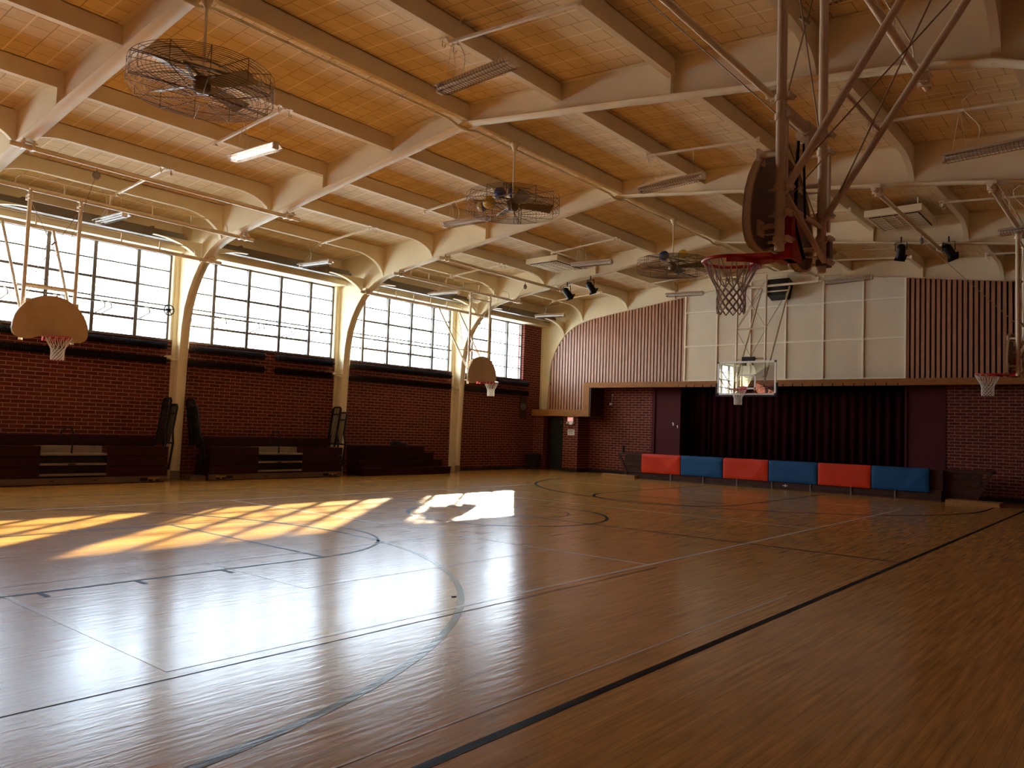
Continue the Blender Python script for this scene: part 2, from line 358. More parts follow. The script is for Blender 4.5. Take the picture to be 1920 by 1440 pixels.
# ------------------------------------------------------------------ arch frames
ORD = ['first', 'second', 'third', 'fourth', 'fifth', 'sixth', 'seventh']
def arch(i, y):
    mb = MB(); inn = []; out = []
    for u, z in PROF:
        inn.append((u, z))
        if u <= 8.2: out.append((u, deck(u)))
        elif u == 8.5: out.append((8.9, deck(8.9)))
        elif u == 8.8: out.append((9.6, deck(9.6)))
        elif u == 9.05: out.append((10.23, deck(10.23)))
        elif z > 5: out.append((10.23, 6.0))
        else: out.append((10.23, z))
    if i == 6:
        inn = inn[:17]; out = out[:17]
    for s in (-1, 1):
        n = len(inn)
        for dy in (-.012, .012):
            vs = [(XR + s * p[0], y + dy, p[1]) for p in inn] + [(XR + s * p[0], y + dy, p[1]) for p in out]
            mb.add(vs, [(k, k + 1, n + k + 1, n + k) for k in range(n - 1)])
        # curved bottom flange
        vs = []; fs = []
        for k, (u, z) in enumerate(inn):
            a = inn[max(k - 1, 0)]; c = inn[min(k + 1, n - 1)]; d = Vector((c[0] - a[0], c[1] - a[1])).normalized(); nn = Vector((-d.y, d.x))
            if k == 0: nn = Vector((0, 1))
            if nn.y < -.2 or (abs(nn.y) < .2 and nn.x < 0): nn = -nn
            for q in (0, .022):
                for dy in (-.12, .12): vs.append((XR + s * (u + nn.x * q), y + dy, z + nn.y * q))
        for k in range(n - 1):
            a = 4 * k; c = a + 4
            fs += [(a, a + 1, c + 1, c), (a + 2, c + 2, c + 3, a + 3), (a, c, c + 2, a + 2), (a + 1, a + 3, c + 3, c + 1)]
        mb.add(vs, fs, True)
        mb.box(*sorted((XR + s * 10.2, XR + s * 10.23)), y - .11, y + .11, 0, 6.5)           # outer flange
        for u in (4.12,):                                                              # stiffeners under the purlins
            x = XR + s * u; mb.box(x - .008, x + .008, y - .11, y + .11, fz(u) + .01, deck(u) - .02)
        # top flange
        vs = [(XR + s * u, y + dy, deck(u) - .012) for u in (0, 10.2) for dy in (-.1, .1)]
        mb.add(vs, [(0, 1, 3, 2)])
    o = mb.build('arch_beam', M['cream'])
    struct(o, 'cream curved steel arch frame, %s from the stage' % ORD[6 - i] if i < 6 else 'cream curved steel arch frame around the slatted stage wall', 'beam')
    p = MB()
    if i < 6:
        for s in (-1, 1):
            x = XR + s * 9.87; p.box(x - .012 if s > 0 else x - .003, x + .003 if s > 0 else x + .012, y - .125, y + .125, 0, .22)
        p.build('base_plate', M['greywood'], o)
    return o
for i, y in enumerate(FY):
    if i: arch(i, y)

# ------------------------------------------------------------------ purlins
side = {-4: 'fourth roof purlin left of the ridge, nearest the window wall', -3: 'third roof purlin left of the ridge', -2: 'second roof purlin left of the ridge', -1: 'first roof purlin left of the ridge',
        0: 'ridge purlin carrying the hanging fans', 1: 'first roof purlin right of the ridge', 2: 'second roof purlin right of the ridge', 3: 'third roof purlin right of the ridge', 4: 'fourth roof purlin right of the ridge, nearest the dark wall'}
for k in range(-4, 5):
    x = PU[k + 4]; u = abs(x - XR); zt = deck(u); zb = zt - .285; mb = MB()
    for a, c in zip(FY[1:], FY[2:]):
        ya, yb = a + .014, c - .014
        fw = .045
        mb.box(x + .0, x + .02, ya, yb, zb, zt); mb.box(x - .09, x + .02, ya, yb, zb - .012, zb); mb.box(x - .09, x + .02, ya, yb, zt - .012, zt)
        if abs(k) >= 3:                      # curved haunches down to the arch flange
            zf = fz(u) + .015; Ln = 1.05 if abs(k) == 4 else .85
            for y, s in ((ya, 1), (yb, -1)):
                prev = None; pts = []
                for q in range(11):
                    t = q / 10 * PI / 2
                    pts.append((y + s * Ln * (1 - math.sin(t)), zb - (zb - zf) * (1 - math.cos(t))))
                pts = pts  # starts far from the arch end at the purlin's foot
                P = [(y + s * Ln, zb), (y, zb)]
                cur = []
                for q in range(13):
                    t = q / 12 * PI / 2
                    cur.append((y + s * Ln * (1 - math.sin(t)), zb - (zb - zf) * (1 - math.cos(t))))
                vs = []
                for (yy, zz) in cur: vs += [(x + .004, yy, zb), (x + .004, yy, zz), (x + .018, yy, zb), (x + .018, yy, zz), (x - .08, yy, zz), (x + .02, yy, zz), (x - .08, yy, zz - .012), (x + .02, yy, zz - .012)]
                fs = []
                for q in range(len(cur) - 1):
                    A = 8 * q; B = A + 8
                    fs += [(A, B, B + 1, A + 1), (A + 2, A + 3, B + 3, B + 2), (A + 4, B + 4, B + 5, A + 5), (A + 6, A + 7, B + 7, B + 6), (A + 4, A + 6, B + 6, B + 4), (A + 5, B + 5, B + 7, A + 7)]
                mb.add(vs, fs)
    struct(mb.build('roof_purlin', M['cream']), 'cream ' + side[k], 'beam')
# eave struts with their haunches, both sides
for s, nm in ((-1, 'cream eave strut above the tall windows'), (1, 'cream eave strut above the dark wall')):
    mb = MB(); x = XR + s * 9.15
    for a, c in zip(FY[1:], FY[2:]):
        xo = x + s * .0
        for y, q in ((a + .02, 1), (c - .02, -1)):
            cur = [(y + q * 1.25 * (1 - math.sin(t * PI / 24)), 6.0 - .66 * (1 - math.cos(t * PI / 24))) for t in range(13)]
            vs = []
            for yy, zz in cur: vs += [(x, yy, 6.01), (x, yy, zz), (x + s * .016, yy, 6.01), (x + s * .016, yy, zz), (x - .06, yy, zz), (x + .06, yy, zz), (x - .06, yy, zz - .012), (x + .06, yy, zz - .012)]
            fs = []
            for k in range(12):
                A = 8 * k; B = A + 8
                fs += [(A, B, B + 1, A + 1), (A + 2, A + 3, B + 3, B + 2), (A + 4, B + 4, B + 5, A + 5), (A + 6, A + 7, B + 7, B + 6), (A + 4, A + 6, B + 6, B + 4), (A + 5, B + 5, B + 7, A + 7)]
            mb.add(vs, fs)
    struct(mb.build('eave_beam', M['cream']), nm, 'beam')
# boxed ducts over the windows
for i in range(1, 6):
    a, c = FY[i], FY[i + 1]
    mb = MB(); mb.box(-19.14, -18.95, a + .35, c - .42, 5.975, 6.19); mb.bar((-19.05, c - .42, 6.08), (-19.05, c - .30, 6.08), .12, .12); [mb.box(-19.6, -18.95, y_ - .03, y_ + .03, 6.19, 6.23) for y_ in (a + 1.2, c - 1.2)]
    if i >= 1:
        nm = {1: 'brown boxed duct above window beside the back corner', 2: 'brown boxed duct above the nearest window behind the left hoop', 3: 'brown boxed duct above the second window, behind the spoked wheel', 4: 'brown boxed duct above the third window behind the far left hoop', 5: 'brown boxed duct above the window next to the stage corner'}[i]
        tag(mb.build('duct', M['tan_duct']), nm, 'duct', 'ducts above the tall windows')

# ------------------------------------------------------------------ windows
WN = {1: 'tall gridded window in the corner bay opposite the stage', 2: 'tall gridded window behind the near left hoop', 3: 'tall gridded window between the two full columns', 4: 'tall gridded window left of the far left hoop', 5: 'tall gridded window next to the stage corner'}
for i in range(1, 6):
    ya, yb = FY[i] + .17, (FY[i + 1] - .17 if i < 5 else 24.62)
    mb = MB(); zs = [SILL + (HEAD - SILL) * k / 5 for k in range(6)]
    cols = [FY[i] + 1.048 * k for k in range(1, 5)] if i < 5 else [FY[i] + 1.02 * k for k in range(1, 4)]
    for y in (ya + .02, yb - .02): mb.box(XG - .03, XG + .05, y - .025, y + .025, SILL, HEAD)
    for z in (SILL + .015, HEAD - .02): mb.box(XG - .03, XG + .05, ya, yb, z - .02, z + .02)
    for y in cols: mb.box(XG - .03, XG + .09, y - .042, y + .042, SILL, HEAD)
    for k, z in enumerate(zs[1:-1]): mb.box(XG - .012, XG + .012, ya, yb, z - .018, z + .018)
    m0, m1 = (cols[0], cols[-1]) if i < 5 else (cols[0], cols[1])
    for z in (zs[1], zs[3]): mb.box(XG - .02, XG + .045, m0, m1, z - .03, z + .03)
    o = mb.build('window_%d' % i, M['mull']); struct(o, WN[i], 'window')
    MB().box(XG - .004, XG + .004, ya, yb, SILL, HEAD).build('pane', M['glass'], o)
    MB().box(XW - .06, XW + .03, ya - .02, yb + (.02 if i < 5 else -.0), SILL - .03, SILL).build('sill', M['mull'], o)
    # opener rod with crank arms
    if 2 <= i <= 4:
        XO = -19.72
        t = thing('window_opener', {2: 'thin opener rod with spoked hand wheel across the near window', 3: 'thin opener rod with bent arms across the middle window', 4: 'thin opener rod with bent arms across the window left of far hoop'}[i], 'window opener', (XO, FY[i] + .3, 4.33), 'window opener rods')
        rm = MB(); y_end = FY[i + 1] - (.33 if i > 2 else .35)
        rm.tube([(XO, FY[i] + .3, 4.33), (XO, y_end, 4.33)], .026, 6)
        for y in [FY[i] + .3, y_end] + cols: rm.bar((XO, y, 4.33), (XW - .02 if y in (FY[i] + .3, y_end) else XG + .07, y, 4.33), .03, .02)
        rm.build('rod', M['mull'], t)
        for y in cols:
            for dy in ((.15, .4) if y in cols[1:3] else (.2,)):
                am = MB(); yy = y + dy * .6
                am.tube([(XO, yy, 4.33), (XO + .20, yy + .02, 4.27), (XO + .24, yy + .02, 4.17), (XG + .05, yy - .02, zs[1] + .01)], .018, 5)
                am.build('arm', M['grey'], t)
        if i == 2:
            wm = MB(); cy, cz, cx = FY[3] - .33, 4.33, XO + .06
            wm.ring((cx, cy, cz), .13, .016, 24, 6, 0); wm.ring((cx, cy, cz), .035, .02, 12, 6, 0)
            for k in range(5):
                a = 2 * PI * k / 5 + .3; wm.tube([(cx, cy, cz), (cx, cy + .13 * math.cos(a), cz + .13 * math.sin(a))], .011, 5)
            wm.tube([(XO, cy, cz), (cx + .03, cy, cz)], .02, 8); wm.build('hand_wheel', M['black'], t)

# finned heating pipes below the windows
def heater(y0, y1, z, label):
    t = thing('heating_pipe', label, 'heater', (-19.72, y0, z), 'finned heating pipes under the windows')
    p = MB(); p.tube([(-19.72, y0, z), (-19.72, y1, z)], .03, 8)
    for y in (y0 + .15, (y0 + y1) / 2, y1 - .15): p.bar((-19.72, y, z), (XW, y, z), .03, .04)
    p.build('pipe', M['black'], t)
    f = MB(); n = int((y1 - y0 - .1) / .045)
    for k in range(n):
        y = y0 + .05 + k * .045; f.box(-19.81, -19.63, y, y + .006, z - .085, z + .085)
    f.build('fins', M['blackfab'], t)
wn = {2: 'nearest window', 3: 'middle window', 4: 'window left of the far hoop', 5: 'stage corner window'}
for i in range(2, 6):
    a = FY[i] + .22; c = FY[i + 1] - .22 if i < 5 else 24.85
    for z, q in ((3.41, 'upper'), (3.03, 'lower')):
        if i == 3:
            heater(a, 12.76, z, '%s black finned heating pipe, near half, under the middle window' % q); heater(13.05, c, z, '%s black finned heating pipe, far half, under the middle window' % q)
        else: heater(a, c, z, '%s black finned heating pipe under the %s' % (q, wn[i]))

# small pipe brackets on the columns
for y, z, lab in ((10.13, 3.13, 'small cream pipe bracket on the nearest full column'), (15.37, 3.11, 'small cream pipe bracket on the middle column'), (20.61, 3.05, 'small cream pipe bracket on the column by far hoop')):
    tag(MB().bar((-19.8, y - .30, z), (-19.48, y - .30, z), .04, .05).bar((-19.8, y - .30, z - .02), (-19.8, y - .02, z - .02), .05, .03).bar((-19.5, y - .3, z - .07), (-19.5, y - .02, z - .07), .03, .03).build('pipe_bracket', M['cream']), lab, 'bracket', 'pipe brackets on the columns')

# ------------------------------------------------------------------ stage front wall
SF = 25.74
def slats(x0, x1, zb):
    mb = MB(); x = x0
    while x < x1:
        top = min(fz(x - XR), fz(x + .09 - XR)) - .005; z = zb(x)
        if top > z + .05: mb.box(x, x + .088, SF, SF + .09, z, top)
        x += .1395
    return mb
struct(slats(-19.40, -13.36, lambda x: 2.43 if x < -17.3 else 3.46).build('slat_wall', M['slat']), 'brown vertical timber slats on the window side of the stage wall', 'wall')
struct(slats(-5.96, .05, lambda x: 3.46).build('slat_wall', M['slat']), 'brown vertical timber slats on the dark side of the stage wall', 'wall')
PX = [-13.28 + 1.2183 * k for k in range(7)]
mb = MB(); poly = [(PX[0], 3.5), (PX[-1], 3.5)] + [(x, fz(x - XR) - .004) for x in [PX[-1], -7.2, -8.4, XR, -10.8, -12, PX[0]]]
mb.prism(poly, 1, SF + .02, SF + .09)
pw = mb.build('acoustic_panel_wall', M['panel']); struct(pw, 'off white gridded acoustic panels above the stage', 'wall')
mb = MB()
for x in PX: mb.box(x - .028, x + .028, SF - .03, SF + .02, 3.5, fz(x - XR) - .01)
for z in (3.53, 4.77, 5.99): mb.box(PX[0], PX[-1], SF - .024, SF + .02, z - .028, z + .028)
mb.build('batten', M['batten'], pw)
# stepped timber fascia
mb = MB(); FF = 25.25
mb.box(XW, -17.05, FF, 25.4, 2.17, 2.43); mb.box(-17.34, -17.05, FF, 25.4, 2.43, 3.485); mb.box(-17.05, -13.27, FF, 25.4, 3.285, 3.485); mb.box(-13.27, -5.98, FF, 25.4, 3.36, 3.485); mb.box(-5.98, XRW, FF, 25.4, 3.285, 3.485)
mb.box(XW, -17.05, 25.4, 25.72, 2.3, 2.43); mb.box(-17.3, -17.05, 25.4, 25.72, 2.43, 3.485); mb.box(-17.05, XRW, 25.4, 25.72, 3.4, 3.485)
struct(mb.build('trim_3', M['fascia']), 'stepped orange brown timber fascia over the stage', 'trim')
struct(MB().box(-17.05, -16.99, FF + .02, Y1, 2.17, 3.285).box(XW, -17.05, 25.4, Y1, 2.17, 2.3).build('trim_4', M['darkwood']), 'dark timber soffit and side of the low fascia', 'trim')
mb = MB(); x = -13.25
while x < -6.0:
    mb.box(x, x + .283, FF + .004, FF + .06, 3.28, 3.361); x += .3135
struct(mb.build('trim_5', M['fascia']), 'row of small timber blocks under the stage fascia', 'trim')
# stage deck and curtain
struct(MB().box(-14.72, -5.0, Y1, Y1 + 2.9, 0, .84).build('stage_floor', M['darkwood']), 'dark raised stage floor behind the curtain', 'floor')
struct(MB().box(-13.7, -13.64, Y1 - .02, Y1 + .3, .84, 3.4).box(-6.08, -6.02, Y1 - .02, Y1 + .3, .84, 3.4).box(-14.82, -14.7, Y1 - .02, Y1 + .05, 0, 3.4).box(-5.02, -4.96, Y1 - .02, Y1 + .05, 0, 3.4).build('trim_6', M['maroonpaint']), 'maroon posts framing the stage opening', 'trim')
cv = MB(); vs = []; n = 420; x0, x1 = -13.72, -6.0; ph = 0
rr = random.Random(3); per = []
x = x0
pts = []
while x < x1:
    p = rr.uniform(.18, .34); d = rr.uniform(.07, .13)
    for k in range(10):
        pts.append((x + p * k / 10, Y1 + .62 + d * (.5 - .5 * math.cos(2 * PI * k / 10)))); 
    x += p
for (px_, py_) in pts: vs += [(px_, py_, .86), (px_, py_ + .02, 3.6)]
cv.add(vs, [(2 * i, 2 * i + 2, 2 * i + 3, 2 * i + 1) for i in range(len(pts) - 1)], True)
co = cv.build('stage_curtain', M['velvet']); tag(co, 'dark maroon pleated curtain closing the stage', 'curtain')
md = co.modifiers.new('thick', 'SOLIDIFY'); md.thickness = .012
for xa, xb, lab in ((-14.72, -13.7, 'tall maroon panel left of the stage curtain with white marks'), (-6.02, -5.0, 'tall maroon panel right of the stage curtain')):
    o = MB().box(xa, xb, Y1 + .03, Y1 + .09, .84, 3.36).build('stage_wing_board', M['maroonpaint']); tag(o, lab, 'board')
    MB().box(xa, xb, Y1 + .02, Y1 + .1, 3.33, 3.38).box(xa, xa + .04, Y1 + .02, Y1 + .04, .84, 3.33).build('panel_frame', M['maroonpaint'], o)
    if xa < -10:
        MB().prism([(-13.99, 2.02), (-13.95, 2.04), (-13.92, 1.98), (-13.93, 1.93), (-13.97, 1.92), (-13.96, 1.97)], 1, Y1 + .022, Y1 + .03).prism([(-13.8, 1.93), (-13.755, 1.94), (-13.75, 1.84), (-13.775, 1.82), (-13.78, 1.88)], 1, Y1 + .022, Y1 + .03).build('white_mark', M['white'], o)
# door beside the pillar
d = MB().box(-19.3, -18.35, 25.86, 25.92, 0, 2.12).build('door_1', M['plastic']); struct(d, 'dark louvred door in the corner beside the brick pillar', 'door')
mb = MB()
for k in range(34): mb.bar((-19.22, 25.85, .15 + k * .057), (-18.43, 25.85, .15 + k * .057), .012, .03)
mb.build('louvre', M['plastic'], d)
MB().box(-19.42, -19.3, 25.6, 25.95, 0, 2.2).box(-18.4, -18.34, 25.6, 25.95, 0, 2.2).build('door_frame', M['maroonpaint'], d)
MB().box(-19.42, -18.34, 25.6, 25.9, 2.12, 2.2).build('door_frame', M['maroonpaint'], d)
MB().tube([(-18.72, 25.85, 1.98), (-18.72, 25.74, 1.98), (-18.66, 25.70, 1.93), (-18.66, 25.72, 1.88)], .018, 6).lathe([(.0, 0), (.05, .0), (.02, .05)], (-18.66, 25.72, 1.86), 10).build('door_closer', M['grey'], d)
MB().box(XW - .1, -18.3, 25.95, 26.25, 0, 2.6).build('door_backing', M['dark'], d)

# exit sign with letters, notice
def text_mesh(txt, size, loc, m, parent, name, depth=.004, squash=1.0):
    cu = bpy.data.curves.new('t', 'FONT'); cu.body = txt; cu.size = size; cu.extrude = depth; cu.align_x = 'CENTER'; cu.align_y = 'CENTER'
    tmp = bpy.data.objects.new('t', cu); COL.objects.link(tmp)
    bpy.context.view_layer.update()
    me = bpy.data.meshes.new_from_object(tmp.evaluated_get(bpy.context.evaluated_depsgraph_get()))
    bpy.data.objects.remove(tmp); bpy.data.curves.remove(cu)
    R = Matrix.Rotation(PI / 2, 4, 'X'); S = Matrix.Diagonal((squash, 1, 1, 1))
    off = Vector(loc)
    q = parent
    while q is not None: off = off - q.location; q = q.parent
    me.transform(Matrix.Translation(off) @ R @ S); me.materials.clear(); me.materials.append(m)
    o = bpy.data.objects.new(name, me); COL.objects.link(o); o.parent = parent
    return o
t = thing('exit_sign', 'lit red and white exit sign with two lamp heads on the brick pillar', 'sign', (-17.96, 25.4, 1.85))
MB().box(-18.10, -17.82, 25.33, 25.4, 1.96, 2.14).box(-18.05, -17.86, 25.34, 25.4, 1.84, 1.96).build('housing', M['white'], t)
MB().box(-18.085, -17.835, 25.326, 25.334, 1.975, 2.13).build('sign_face', M['exit_face'], t)
text_mesh('EXIT', .135, (-17.96, 25.322, 2.052), M['exit_red'], t, 'lettering', .003, .78)
for s in (-1, 1):
    MB().lathe([(0, 0), (.035, 0), (.05, .05), (.05, .07), (0, .07)], (-17.96 + s * .125, 25.33, 1.86), 12).build('lamp_head', M['white'], t)
t = thing('notice', 'white printed notice on the brick pillar below the exit sign', 'notice', (-17.95, 25.4, 1.54))
MB().box(-18.11, -17.79, 25.385, 25.4, 1.43, 1.65).build('paper', M['white'], t)
mb = MB()
mb.box(-18.08, -17.83, 25.381, 25.385, 1.575, 1.625)
for k in range(5): mb.box(-18.08, -17.85, 25.382, 25.385, 1.475 + k * .019, 1.485 + k * .019)
mb.build('printed_lines', M['grey'], t)
# bell on its board in the corner
t = thing('wall_bell', 'round grey green bell on dark board at the left wall corner', 'bell', (-19.84, 24.62, 2.5))
MB().box(XW, XW + .03, 24.47, 24.9, 2.05, 2.95).build('mount_board', M['darkwood'], t)
bm_ = MB(Matrix.Translation((XW + .03, 24.62, 2.5)) @ Matrix.Rotation(PI / 2, 4, 'Y')); bm_.lathe([(.0, .13), (.06, .125), (.11, .1), (.135, .05), (.14, 0)], (0, 0, 0), 20)
bm_.build('bell_dome', M['green'], t)
# anchor on brick right of the door
t = thing('wall_outlet', 'small white fitting hanging from a wire on stage brick', 'fitting', (-16.66, Y1, 2.7))
MB().tube([(-16.6, Y1 - .01, 3.05), (-16.61, Y1 - .015, 2.74)], .004, 5).build('wire', M['white'], t)
MB().box(-16.7, -16.6, Y1 - .05, Y1, 2.66, 2.74).build('box', M['white'], t); MB().box(-16.78, -16.7, Y1 - .06, Y1, 2.66, 2.73).build('plug', M['black'], t)
MB().box(-16.63, -16.55, Y1 - .02, Y1, 3.03, 3.09).build('plate', M['grey'], t)

# bin
t = thing('trash_can', 'round dark grey bin standing in the corner by the door', 'bin', (-19.42, 24.95, 0))
MB().lathe([(0, 0.003), (.22, .003), (.235, .02), (.27, .60), (.29, .60), (.29, .66), (.275, .66), (.22, .1), (0, .1)], (-19.42, 24.95, 0), 28).build('body', M['plastic'], t)
for s in (-1, 1): MB().bar((-19.42 + s * .285, 24.87, .55), (-19.42 + s * .285, 25.03, .55), .04, .05).build('handle', M['plastic'], t)

# ------------------------------------------------------------------ apron with vinyl pads in front of the stage
AY = 24.36
t = thing('folded_bench_row', 'long dark wooden folded bench row in front of the stage', 'bench', (-9.4, AY, 0))
mb = MB(); mb.box(-14.3, -4.55, AY + .25, AY + .95, .0, .12); mb.box(-14.12, -4.7, AY + .1, AY + .9, .12, .86)
mb.box(-15.3, -3.55, AY + .25, AY + 1.0, .80, .875)
mb.build('body', M['darkwood'], t)
sx = [-14.1, -13.0, -11.8, -10.63, -9.47, -8.28, -7.1, -5.9, -4.7]
for a, c in zip(sx, sx[1:]):
    MB().box(a + .02, c - .02, AY + .02, AY + .1, .06, .30).box(a + .02, c - .02, AY - .01, AY + .05, .0, .055).build('front_board', M['darkwood'], t)
for a in sx[1:-1]: MB().bar((a, AY, .0), (a, AY, .30), .03, .04).build('leg', M['boarddark'], t)
for s, x in ((1, -15.28), (-1, -3.57)):           # slanted open ends
    e = MB(); e.bar((x, AY + .3, .86), (x + s * .38, AY + .3, .05), .09, .05, (0, 1, 0)); e.box(min(x + s * .25, x + s * 1.16), max(x + s * .25, x + s * 1.16), AY + .32, AY + .4, .06, .8)
    for z in (.2, .42, .64): e.box(min(x + s * .2, x + s * 1.16), max(x + s * .2, x + s * 1.16), AY + .27, AY + .32, z, z + .025)
    e.build('end_frame', M['darkwood'], t)
MB().box(-9.14, -8.98, AY + .01, AY + .02, .115, .135).box(-9.07, -9.03, AY + .01, AY + .02, .09, .165).build('maker_plate', M['white'], t)
px_ = [-14.13, -12.61, -11.09, -9.57, -8.05, -6.53, -5.0]
pn = ['red padded vinyl mat at the left end of the mat row', 'blue padded vinyl mat between first and second red mats', 'red padded vinyl mat below the glass backboard', 'blue padded vinyl mat in the middle of the row, above small white plate', 'red padded vinyl mat nearest the dark end', 'blue padded vinyl mat at the right end of the mat row']
for k in range(6):
    a, c = px_[k] + .012, px_[k + 1] - .012; z0, z1 = .235, .875; vs = []; fs = []; nx, nz = 28, 12; rg = random.Random(k)
    f1, f2 = rg.uniform(.2, .8), rg.uniform(.7, 1.2)
    for j in range(nz + 1):
        for i in range(nx + 1):
            u, v = i / nx, j / nz
            ed = min(u, 1 - u) * (c - a); ez = min(v, 1 - v) * (z1 - z0); r = min(ed, ez)
            bulge = .02 * (1 - math.exp(-r / .02))
            q = (u - .75) * 2.2 + (v - .3); fold = .010 * math.exp(-((u - v * .35 - .62) * 9) ** 2) * (1 if v < .9 else 0) * f2
            fold += .008 * math.exp(-((u + v * .22 - 1.05) * 12) ** 2)
            vs.append((a + u * (c - a), AY - .065 - bulge - fold + .004 * math.sin(u * 9 + f1 * 6) * math.sin(v * 5), z0 + v * (z1 - z0)))
    for j in range(nz):
        for i in range(nx):
            A = j * (nx + 1) + i; fs.append((A, A + 1, A + nx + 2, A + nx + 1))
    mb = MB(); mb.add(vs, fs, True); mb.box(a, c, AY - .064, AY + .0, z0, z1)
    pc = M['red'] if k % 2 == 0 else M['blue']
    o = mb.build('vinyl_mat', pc); tag(o, pn[k], 'mat', 'red and blue mats along the stage front')
    MB().box(a + .02, c - .02, AY - .03, AY + .12, z1 - .002, z1 + .014).build('top_flap', pc, o)
tag(MB().box(-15.72, -14.34, AY - .14, AY + .22, 0, .10).build('wooden_curb', M['lightwood']), 'light brown wooden curb at the left end of the bench row', 'curb', 'wooden curbs at the bench row ends')
tag(MB().box(-4.5, -3.25, AY - .64, AY - .03, 0, .11).build('wooden_curb', M['lightwood']), 'light brown wooden curb at the right end of the bench row', 'curb', 'wooden curbs at the bench row ends')
tag(MB().tube([(-15.24, AY + .55, .875), (-15.24, AY + .55, 1.08)], .035, 10).tube([(-15.24, AY + .55, 1.08), (-15.24, AY + .55, 1.14)], .02, 10).build('bottle', M['black']), 'small black bottle shape standing on left end of bench row', 'bottle')

# ------------------------------------------------------------------ telescopic bleachers at the window wall
def bleacher(y0, y1, label, left_rail=True):
    t = thing('folded_bleachers', label, 'bleachers', (-19.1, (y0 + y1) / 2, 0), 'folded bleachers along the window wall')
    mid = (y0 + y1) / 2; a0, a1 = mid - .7, mid + .7; XF = -18.76
    MB().box(XF - .06, XF, y0, y1, .02, .155).build('kick_panel', M['kick'], t)
    MB().box(-19.48, XF - .1, y0 + .02, y1 - .02, .0, .60).build('understructure', M['dark'], t)
    for z in (.16, .40, .635):
        for s0, s1 in ((y0, a0), (a1, y1)):
            MB().box(XF - .42, XF - .01, s0, s1, z, z + .225).build('seat', M['maroon'], t)
    MB().box(-19.5, -19.33, y0, y1 - .1, .80, 1.10).build('seat', M['maroon'], t)
    for k, z in enumerate((.20, .435, .655)):
        MB().box(XF - .36, XF - .0, a0, a1, z, z + .045).build('aisle_step', M['greywood'], t)
        MB().box(XF - .4, XF - .3, a0, a1, z + .045, z + .16).build('aisle_riser', M['kick'], t)
    MB().box(XF - .5, XF - .28, a0, a1, .70, .86).build('aisle_riser', M['greywood'], t)
    hy = mid - .05
    MB().tube([(XF - .05, hy, .46), (XF - .05, hy, 1.18), (XF - .07, hy - .03, 1.27), (XF - .12, hy - .09, 1.28), (XF - .16, hy - .2, 1.2), (XF - .17, hy - .22, .98), (XF - .14, hy - .18, .9), (XF - .08, hy - .1, .93)], .021, 8).box(XF - .1, XF + .0, hy - .08, hy + .08, .44, .47).build('hand_rail', M['black'], t)
    def endrail(y, s, back):
        r = MB(); x0_, x1_ = (-19.58, -19.2) if back else (-19.3, -18.95); zt = 2.06 if back else 1.9; ln = .16 * s
        P = lambda x, z: (x, y + ln * (z - .9) * .9 + (0 if back else .04 * s), z)
        r.tube([P(x0_, .86), P(x0_, zt - .06), P(x0_ + .06, zt), P(x1_ - .05, zt), P(x1_, zt - .06), P(x1_ + (.0 if back else .0), 1.25), P(x1_ + .14, .95), P(x1_ + .16, .3)], .028, 8)
        for z in (zt - .22, .95): r.tube([P(x0_, z), P(x1_ + (.1 if z < 1 else 0), z)], .024, 6)
        for k in range(1, 6):
            x = x0_ + (x1_ - x0_) * k / 6; r.tube([P(x, .95), P(x, zt - (.0 if not back else .02))], .012, 5)
        r.build('guard_rail', M['black'], t)
    endrail(y1 + .06, 1, True); endrail(y1 + .08, 1, False)
    if left_rail: endrail(y0 - .12, -1, True); endrail(y0 - .14, -1, False)
    # maker's plates at the kick board ends
    for yy, s in ((y1 - .32, 1), (y0 + .32, -1)):
        MB().box(XF - .001, XF + .006, yy - s * .25 - .09, yy - s * .25 + .09, .045, .115).build('name_plate', M['black'], t)
        p = MB(); w = .15
        p.prism([(yy - w, .118), (yy - w * .55, .128), (yy - w * .2, .118), (yy + w * .2, .118), (yy + w * .55, .128), (yy + w, .122), (yy + w * .8, .09), (yy + w * .45, .083), (yy + .03, .08), (yy + .03, .045), (yy - .03, .045), (yy - .03, .08), (yy - w * .5, .083), (yy - w * .75, .08)], 0, XF + .001, XF + .008)
        p.build('maker_emblem', M['card'], t)
        MB().box(XF - .001, XF + .004, yy - .13, yy + .13, .03, .075).build('name_plate', M['black'], t)
    MB().box(XF, XF + .004, mid - .5, mid - .4, .08, .095).box(XF, XF + .004, mid + .42, mid + .52, .08, .095).build('hand_slot', M['black'], t)
    return t
bleacher(5.25, 9.55, 'folded maroon bleachers under the nearest window, grey aisle steps')
bleacher(10.66, 14.86, 'folded maroon bleachers under the middle window between two columns')
MB_t = thing('kick_block', 'low grey kick block on floor beside the nearest full column', 'block', (-19.0, 10.4, 0))
MB().box(-19.2, -18.85, 10.2, 10.62, 0, .13).build('block', M['kick'], MB_t)
t = thing('tiered_bench', 'low dark maroon four tier bench under the third window', 'bench', (-19.1, 17.5, 0))
for k, (z, xf, ye) in enumerate(((.24, -18.70, 19.42), (.47, -18.90, 19.2), (.70, -19.10, 18.98), (.915, -19.28, 18.72))):
    MB().box(-19.5, xf, 15.66 - k * .02, ye, z - .235 + (.005 if k == 0 else 0), z - .03).build('riser', M['maroon'], t)
    MB().box(-19.5, xf + .03, 15.62 - k * .02, ye + .03, z - .03, z).build('tread', M['maroon'], t)
bg = MB(); vs = []
